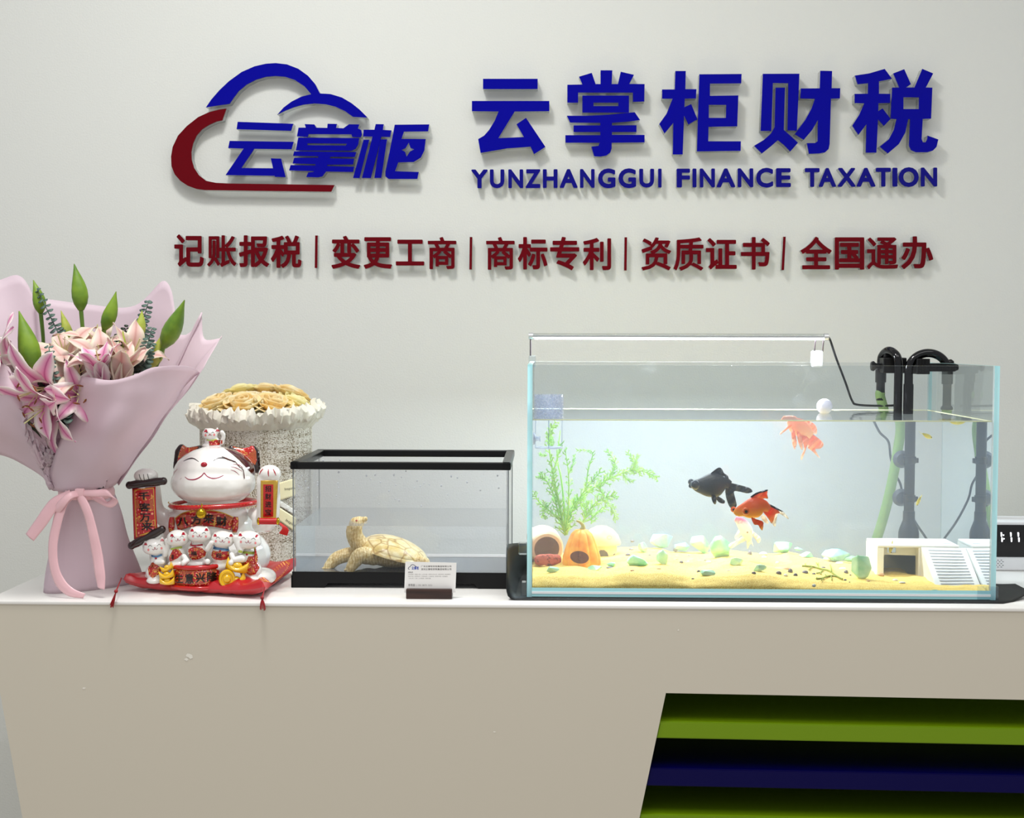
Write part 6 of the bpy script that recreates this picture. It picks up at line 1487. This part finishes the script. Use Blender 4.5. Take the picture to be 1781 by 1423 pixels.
# ramp
r0, r1 = UA(*z5(600, 928), Wy), UA(*z5(915, 935), Wy); f0, f1 = UA(*z5(722, 1258), .115), UA(*z5(1050, 1254), .115); f1.x = min(f1.x, AX1 - AT_ - .003)
bm = bmesh.new(); up = Vector((0, -.0035, .0025)) * 0
V_ = [bm.verts.new(p) for p in (r0, r1, f1, f0)]; W_ = [bm.verts.new(p + Vector((0, .006, -.006))) for p in (r0, r1, f1, f0)]
bm.faces.new(V_[::-1]); bm.faces.new(W_)
for i in range(4): bm.faces.new((V_[i], V_[(i + 1) % 4], W_[(i + 1) % 4], W_[i]))
bmesh.ops.recalc_face_normals(bm, faces=bm.faces); rmp = put('ramp', bm, M_white, hd, False)
bm = bmesh.new(); nrm_ = (r1 - r0).cross(f0 - r0).normalized(); nrm_ = nrm_ if nrm_.y < 0 else -nrm_
for i in range(13):
    t0_, t1_ = .06 + i * .068, .06 + i * .068 + .022
    L4 = [r0.lerp(f0, t).lerp(r1.lerp(f1, t), u) + nrm_ * .0005 for t, u in ((t0_, .12), (t0_, .88), (t1_, .88), (t1_, .12))]; bm.faces.new([bm.verts.new(p) for p in L4])
solid(put('ramp_slots', bm, M_slot, rmp, False), .0005)
bm = bmesh.new()
a_ = [bm.verts.new(p) for p in (r0, f0 + Vector((0, .0, 0)), Vector((f0.x, Wy, f0.z)), Vector((r0.x, Wy, zg)))]; bm.faces.new(a_); solid(put('ramp_side', bm, M_white, hd, False), .003)
bm = bmesh.new(); rg = f1 - r1
a_ = [bm.verts.new(p + Vector((.0, .004, 0))) for p in (r1, f1, Vector((f1.x, Wy, f1.z)), Vector((r1.x, Wy, zg)))]; bm.faces.new(a_); solid(put('ramp_side', bm, M_white, hd, False), .003)
bm = bmesh.new()
for (x, y, w_) in ((505, 895, 60), (770, 908, 60)): p = UA(*z5(x, y), Wy + .05); box(bm, (p.x - .007, Wy + .03, zt3), (p.x + .007, Wy + .04, zt3 + .0004))
put('roof_slots', bm, M_slot, hd, False)

# ================================================================== fish
def fishmat(name, stops, rough=.3, scale=1.0, transl=0.0):
    m, nt, out = newmat(name); L = nt.links.new
    tc = nd(nt, 'TexCoord'); s = nd(nt, 'SeparateXYZ'); L(tc.outputs['Generated'], s.inputs[0])
    n = nd(nt, 'TexNoise', i_Scale=9.0); L(tc.outputs['Generated'], n.inputs['Vector'])
    a = nd(nt, 'Math', operation='MULTIPLY_ADD'); a.inputs[1].default_value = .25; L(n.outputs[0], a.inputs[0]); L(s.outputs[2], a.inputs[2])
    r = ramp(nt, stops, a.outputs[0]); b = nd(nt, 'BsdfPrincipled', i_Roughness=rough); L(r.outputs[0], b.inputs['Base Color']); sh = b.outputs[0]
    v = nd(nt, 'TexVoronoi', i_Scale=26.0); L(tc.outputs['Generated'], v.inputs['Vector']); bp = nd(nt, 'Bump', i_Strength=.25, i_Distance=.001); L(v.outputs['Distance'], bp.inputs['Height']); L(bp.outputs[0], b.inputs['Normal'])
    if transl:
        t = nd(nt, 'BsdfTranslucent'); L(r.outputs[0], t.inputs[0]); x = nd(nt, 'MixShader', i_0=transl); L(sh, x.inputs[1]); L(t.outputs[0], x.inputs[2]); sh = x.outputs[0]
    L(sh, out.inputs[0]); return m
def fish(label, Y, spine, wr, m_body, m_fin, fins, eyes, yaw=0.0, name='goldfish', group=None, extra=None):
    """spine [(px, py, r)] nose to tail root; fins [(name, [px outline], dY)]; eyes [(px, py, r, dY)]"""
    x_0 = spine[0][0]; k = usc(Y); Yp = lambda px: Y + (px - x_0) * k * yaw
    t = thing(name, UA(spine[len(spine) // 2][0], spine[len(spine) // 2][1], Y), label, 'fish', group)
    S = crs([(a, b, c) for a, b, c in spine], 26); rows = []
    for i, q in enumerate(S):
        d = (S[min(i + 1, 25)] - S[max(i - 1, 0)]); d = Vector((d.x, d.y)).normalized(); nx_, ny_ = -d.y, d.x; c = UA(q.x, q.y, Yp(q.x)); r = max(.25, q.z)
        up_ = (UA(q.x + nx_ * r, q.y + ny_ * r, Yp(q.x)) - c); rows.append([c + up_ * math.cos(a) + Vector((0, 1, 0)) * (r * k * wr * math.sin(a)) for a in [2 * PI * j / 22 for j in range(22)]])
    bm = bmesh.new(); grid(bm, rows, True, 0, True); bmesh.ops.recalc_face_normals(bm, faces=bm.faces); put('body', bm, m_body, t)
    for f in fins:
        nm, outl, dY = f[:3]; mf = f[3] if len(f) > 3 else m_fin; P = crs([(p[0], p[1], 0) for p in outl], 6 * len(outl), True)
        bm = poly_sheet([[(p.x, p.y) for p in P]], UA, 5, lambda x, y, dY=dY: Yp(x) + dY * min(1, max(-1, 1)) + .0035 * math.sin((x + y) * .35)); solid(put(nm, bm, mf, t), .0007)
    for (ex, ey, er, dY) in eyes:
        c = UA(ex, ey, Yp(ex) + dY); bm = bmesh.new(); ball(bm, c, er * k, 16); eo = put('eye', bm, extra[0] if extra else m_body, t)
        bm = bmesh.new(); ball(bm, c + Vector((0, -er * k * .55, 0)), (er * k * .58, er * k * .52, er * k * .58), 14); put('pupil', bm, extra[1] if extra else m_body, eo)
    return t
F4 = lambda x, y: (1170 + x * .2319, 730 + y * .2319)
f4 = lambda L_: [F4(*p) for p in L_]
M_bf = mat('black_fish', (9, 10, 16), .45, bump=(300, .3)); M_bfin = mat('black_fin', (10, 12, 18), .5, transl=.05)
S4 = lambda L_: [F4(a, b) + (c * .2319,) for a, b, c in L_]
fish('black telescope goldfish swimming left in the middle of the aquarium', .2, S4([(122,505,8),(150,492,32),(200,495,56),(260,495,84),(320,488,92),(370,478,66),(405,478,40),(430,490,30)]), .62, M_bf, M_bfin,
     [('dorsal_fin', f4([(270,425),(300,390),(345,360),(370,372),(385,402),(412,420),(420,455),(395,460),(330,440)]), 0), ('tail_fin', f4([(405,470),(450,478),(520,495),(580,515),(597,540),(560,552),(500,540),(460,540),(472,600),(478,650),(440,665),(415,630),(398,570),(395,510)]), .004), ('pelvic_fin', f4([(290,565),(320,570),(328,610),(318,635),(298,615)]), -.012), ('pelvic_fin', f4([(320,565),(350,580),(388,605),(385,628),(350,622),(325,595)]), .012)],
     [(*F4(170,490), 8.4, -.017), (*F4(138,468), 5.5, .014)], 0, extra=(mat('grey_eye', (40, 46, 58), .15), mat('dark_pupil', (20, 22, 28), .1)))
M_of = fishmat('orange_fish', [(.0, (255, 196, 50)), (.4, (255, 160, 30)), (.65, (252, 112, 28)), (1.0, (244, 84, 26))]); M_ofin = fishmat('orange_fin', [(0, (252, 226, 190)), (.3, (255, 176, 70)), (.6, (250, 116, 40)), (1, (246, 112, 34))], .4, 1, .3)
M_wfin = mat('white_fin', (250, 244, 232), .4, transl=.5); M_bedge = mat('black_fin_edge', (40, 20, 14), .5)
fish('orange telescope goldfish with black edged fins facing left in front of the black fish', .135, S4([(466,712,14),(480,700,32),(520,682,46),(570,672,70),(630,655,78),(680,650,52),(705,660,34),(725,672,26)]), .66, M_of, M_ofin,
     [('dorsal_fin', f4([(590,590),(640,552),(705,532),(708,560),(715,592),(690,590),(650,600)]), 0), ('fin_edge', f4([(585,578),(630,547),(700,526),(710,534),(640,556),(596,582)]), -.0012, M_bedge), ('tail_fin', f4([(700,640),(740,655),(790,680),(800,700),(770,710),(755,760),(740,778),(722,750),(700,720),(680,690)]), .003), ('fin_edge', f4([(705,622),(760,650),(830,690),(800,684),(740,655)]), .001, M_bedge),
      ('tail_tips', f4([(790,685),(840,700),(872,748),(820,715),(790,705),(780,740),(770,800),(748,780),(765,715)]), .005, M_wfin), ('pectoral_fin', f4([(590,735),(630,748),(675,765),(680,790),(672,830),(655,815),(640,790),(610,785)]), -.02), ('anal_fin', f4([(660,730),(690,720),(718,775),(690,770)]), .01, M_wfin)],
     [(*F4(548,688), 6.4, -.024), (*F4(456,674), 5.2, .012)], 0, extra=(mat('orange_eye', (222, 96, 26), .12), mat('eye_pupil', (40, 26, 16), .08)))
fish('orange goldfish near the water surface seen from behind, pale finned', .36, S4([(868,5,20),(890,20,44),(920,40,64),(960,64,66),(1000,92,54),(1040,122,32)]), .7, fishmat('coral_fish', [(0, (250, 206, 140)), (.5, (248, 160, 96)), (1, (246, 120, 60))]), fishmat('coral_fin', [(0, (252, 240, 230)), (.4, (252, 190, 140)), (1, (248, 140, 84))], .4, 1, .35),
     [('tail_fin', f4([(1030,110),(1080,130),(1130,180),(1110,215),(1070,225),(1105,290),(1050,240),(1010,200)]), .0), ('tail_fin', f4([(960,120),(1020,140),(1000,220),(968,300),(962,280),(985,210)]), -.008), ('pectoral_fin', f4([(880,35),(895,45),(850,80),(808,112),(806,98),(845,68)]), -.02), ('pelvic_fin', f4([(890,70),(915,90),(930,170),(915,225),(898,180)]), -.015), ('pelvic_fin', f4([(930,90),(960,110),(975,180),(970,230),(945,180)]), -.02), ('dorsal_fin', f4([(985,12),(1040,18),(1080,60),(1075,110),(1040,90)]), .006)], [], .35)
fish('small white goldfish with pink head near the sand behind the orange one', .33, S4([(470,742,18),(500,760,34),(535,800,46),(560,850,46),(570,890,26),(572,905,14)]), .6, fishmat('white_fish', [(0, (250, 240, 222)), (.8, (252, 244, 236)), (1.0, (244, 120, 150))]), M_wfin,
     [('tail_fin', f4([(560,880),(590,900),(605,950),(585,930),(560,970),(555,920)]), 0), ('tail_fin', f4([(545,870),(560,900),(500,930),(440,965),(420,940),(470,910)]), .004), ('pectoral_fin', f4([(585,830),(620,850),(660,890),(645,925),(625,905),(600,870)]), -.01), ('pectoral_fin', f4([(500,820),(520,850),(480,900),(465,880),(480,850)]), .01)], [(*F4(560,845), 1.6, -.02)], 0, extra=(mat('tan_spot', (190, 150, 96), .4), M_hol))
M_yf = fishmat('yellow_fish', [(0, (238, 224, 120)), (.6, (206, 190, 50)), (1, (160, 150, 40))]); M_yfin = mat('yellow_fin', (226, 214, 120), .4, transl=.4)
B5 = lambda L_: [z5(*p) for p in L_]
B5s = lambda L_: [z5(a, b) + (c * .239,) for a, b, c in L_]
def guppy(label, Y, sp_, tail, fin):
    fish(label, Y, B5s(sp_), .6, M_yf, M_yfin, [('tail_fin', B5(tail), 0), ('dorsal_fin', B5(fin), 0)], [(*z5(sp_[0][0] - (5 if sp_[0][0] > sp_[-1][0] else -5), sp_[0][1] - 3), .9, -.003)], 0, 'guppy', 'small yellow fish', (mat('guppy_eye', (60, 56, 30), .2), M_hol))
guppy('small yellow fish beside the intake pipe under the water surface', .3, [(675,132,4),(660,128,13),(640,120,17),(618,108,10),(605,100,5)], [(610,105),(595,97),(575,80),(588,95),(600,104)], [(640,108),(655,116),(630,104)])
guppy('small yellow fish just under the waterline at the right', .36, [(800,12,4),(820,18,11),(845,24,12),(865,32,7),(875,36,4)], [(868,30),(885,30),(890,42),(872,38)], [(840,16),(855,20),(835,12)])
guppy('thin yellow fish swimming down in front of the intake pipe', .3, [(562,625,4),(568,610,10),(577,590,11),(585,572,7),(588,562,4)], [(584,572),(590,560),(602,545),(596,562),(590,575)], [(582,600),(590,590),(586,582)])
guppy('yellow fish upright inside the white hide doorway', Wy + .022, [(372,970,5),(370,955,12),(374,935,13),(380,915,7),(382,905,4)], [(378,912),(382,890),(388,880),(386,905)], [(384,945),(392,935),(384,925)])

# ================================================================== clock
CYk = .40; kx0, kx1 = at(1692, 950, CYk).x, at(1860, 950, CYk).x; kz0, kz1 = ZC, at(1755, 907, CYk).z
ck = thing('digital_clock', ((kx0 + kx1) / 2, CYk, ZC), 'white digital clock with black display behind the right end of the aquarium', 'clock')
put('case', newbox((kx0, CYk, kz0), (kx1, CYk + .09, kz1), .003), mat('clock_white', (222, 222, 224), .35), ck, False)
dz0, dz1 = at(1755, 969, CYk).z, at(1755, 913, CYk).z
put('display', newbox((kx0 + .012, CYk - .0012, dz0), (kx1 - .012, CYk + .002, dz1), .0006), mat('display_black', (4, 4, 8), .08), ck, False)
M_led = mat('lit_digit', (250, 250, 255), .4, emit=((246, 246, 255), 2.4)); K2 = lambda x, y: (1690 + x * .1334, 880 + y * .1335)
for cx_ in (288, 385, 508, 605):
    bm = bmesh.new()
    for (ya, yb, s) in ((345, 402, 0), (412, 470, 8)):
        P = [K2(cx_ - 8 + s, ya), K2(cx_ + 10 + s, ya), K2(cx_ + 14 + s, (ya + yb) / 2), K2(cx_ + 10 + s, yb), K2(cx_ - 4 + s, yb)]
        a = [bm.verts.new(at(x, y, CYk - .0016)) for x, y in P]; b = [bm.verts.new(at(x, y, CYk - .0013)) for x, y in P]; bm.faces.new(a[::-1]); bm.faces.new(b)
        for i in range(5): bm.faces.new((a[i], a[(i + 1) % 5], b[(i + 1) % 5], b[i]))
    bmesh.ops.recalc_face_normals(bm, faces=bm.faces); put('digit', bm, M_led, ck, False)
bm = bmesh.new()
for (x, y) in ((415, 382), (420, 428)): lathe(bm, [(.0014, 0), (.0014, .0004)], at(*K2(x, y), CYk - .0012), 12, Matrix.Rotation(PI / 2, 3, 'X'))
put('colon', bm, M_led, ck)
bm = bmesh.new()
for i, y in enumerate((707, 729, 751, 774, 797)):
    for j in range(-4, 5):
        x = 300 + (i % 2) * -22 + j * 43 + (5 * i if False else 0); p = K2(x, y)
        if x > 425 or x < 0: continue
        q = at(*p, CYk); box(bm, (q.x - .0016, CYk - .0003, q.z - .0005), (q.x + .0016, CYk + .0002, q.z + .0005))
put('speaker_holes', bm, mat('hole_dark', (40, 40, 44), .8), ck, False)
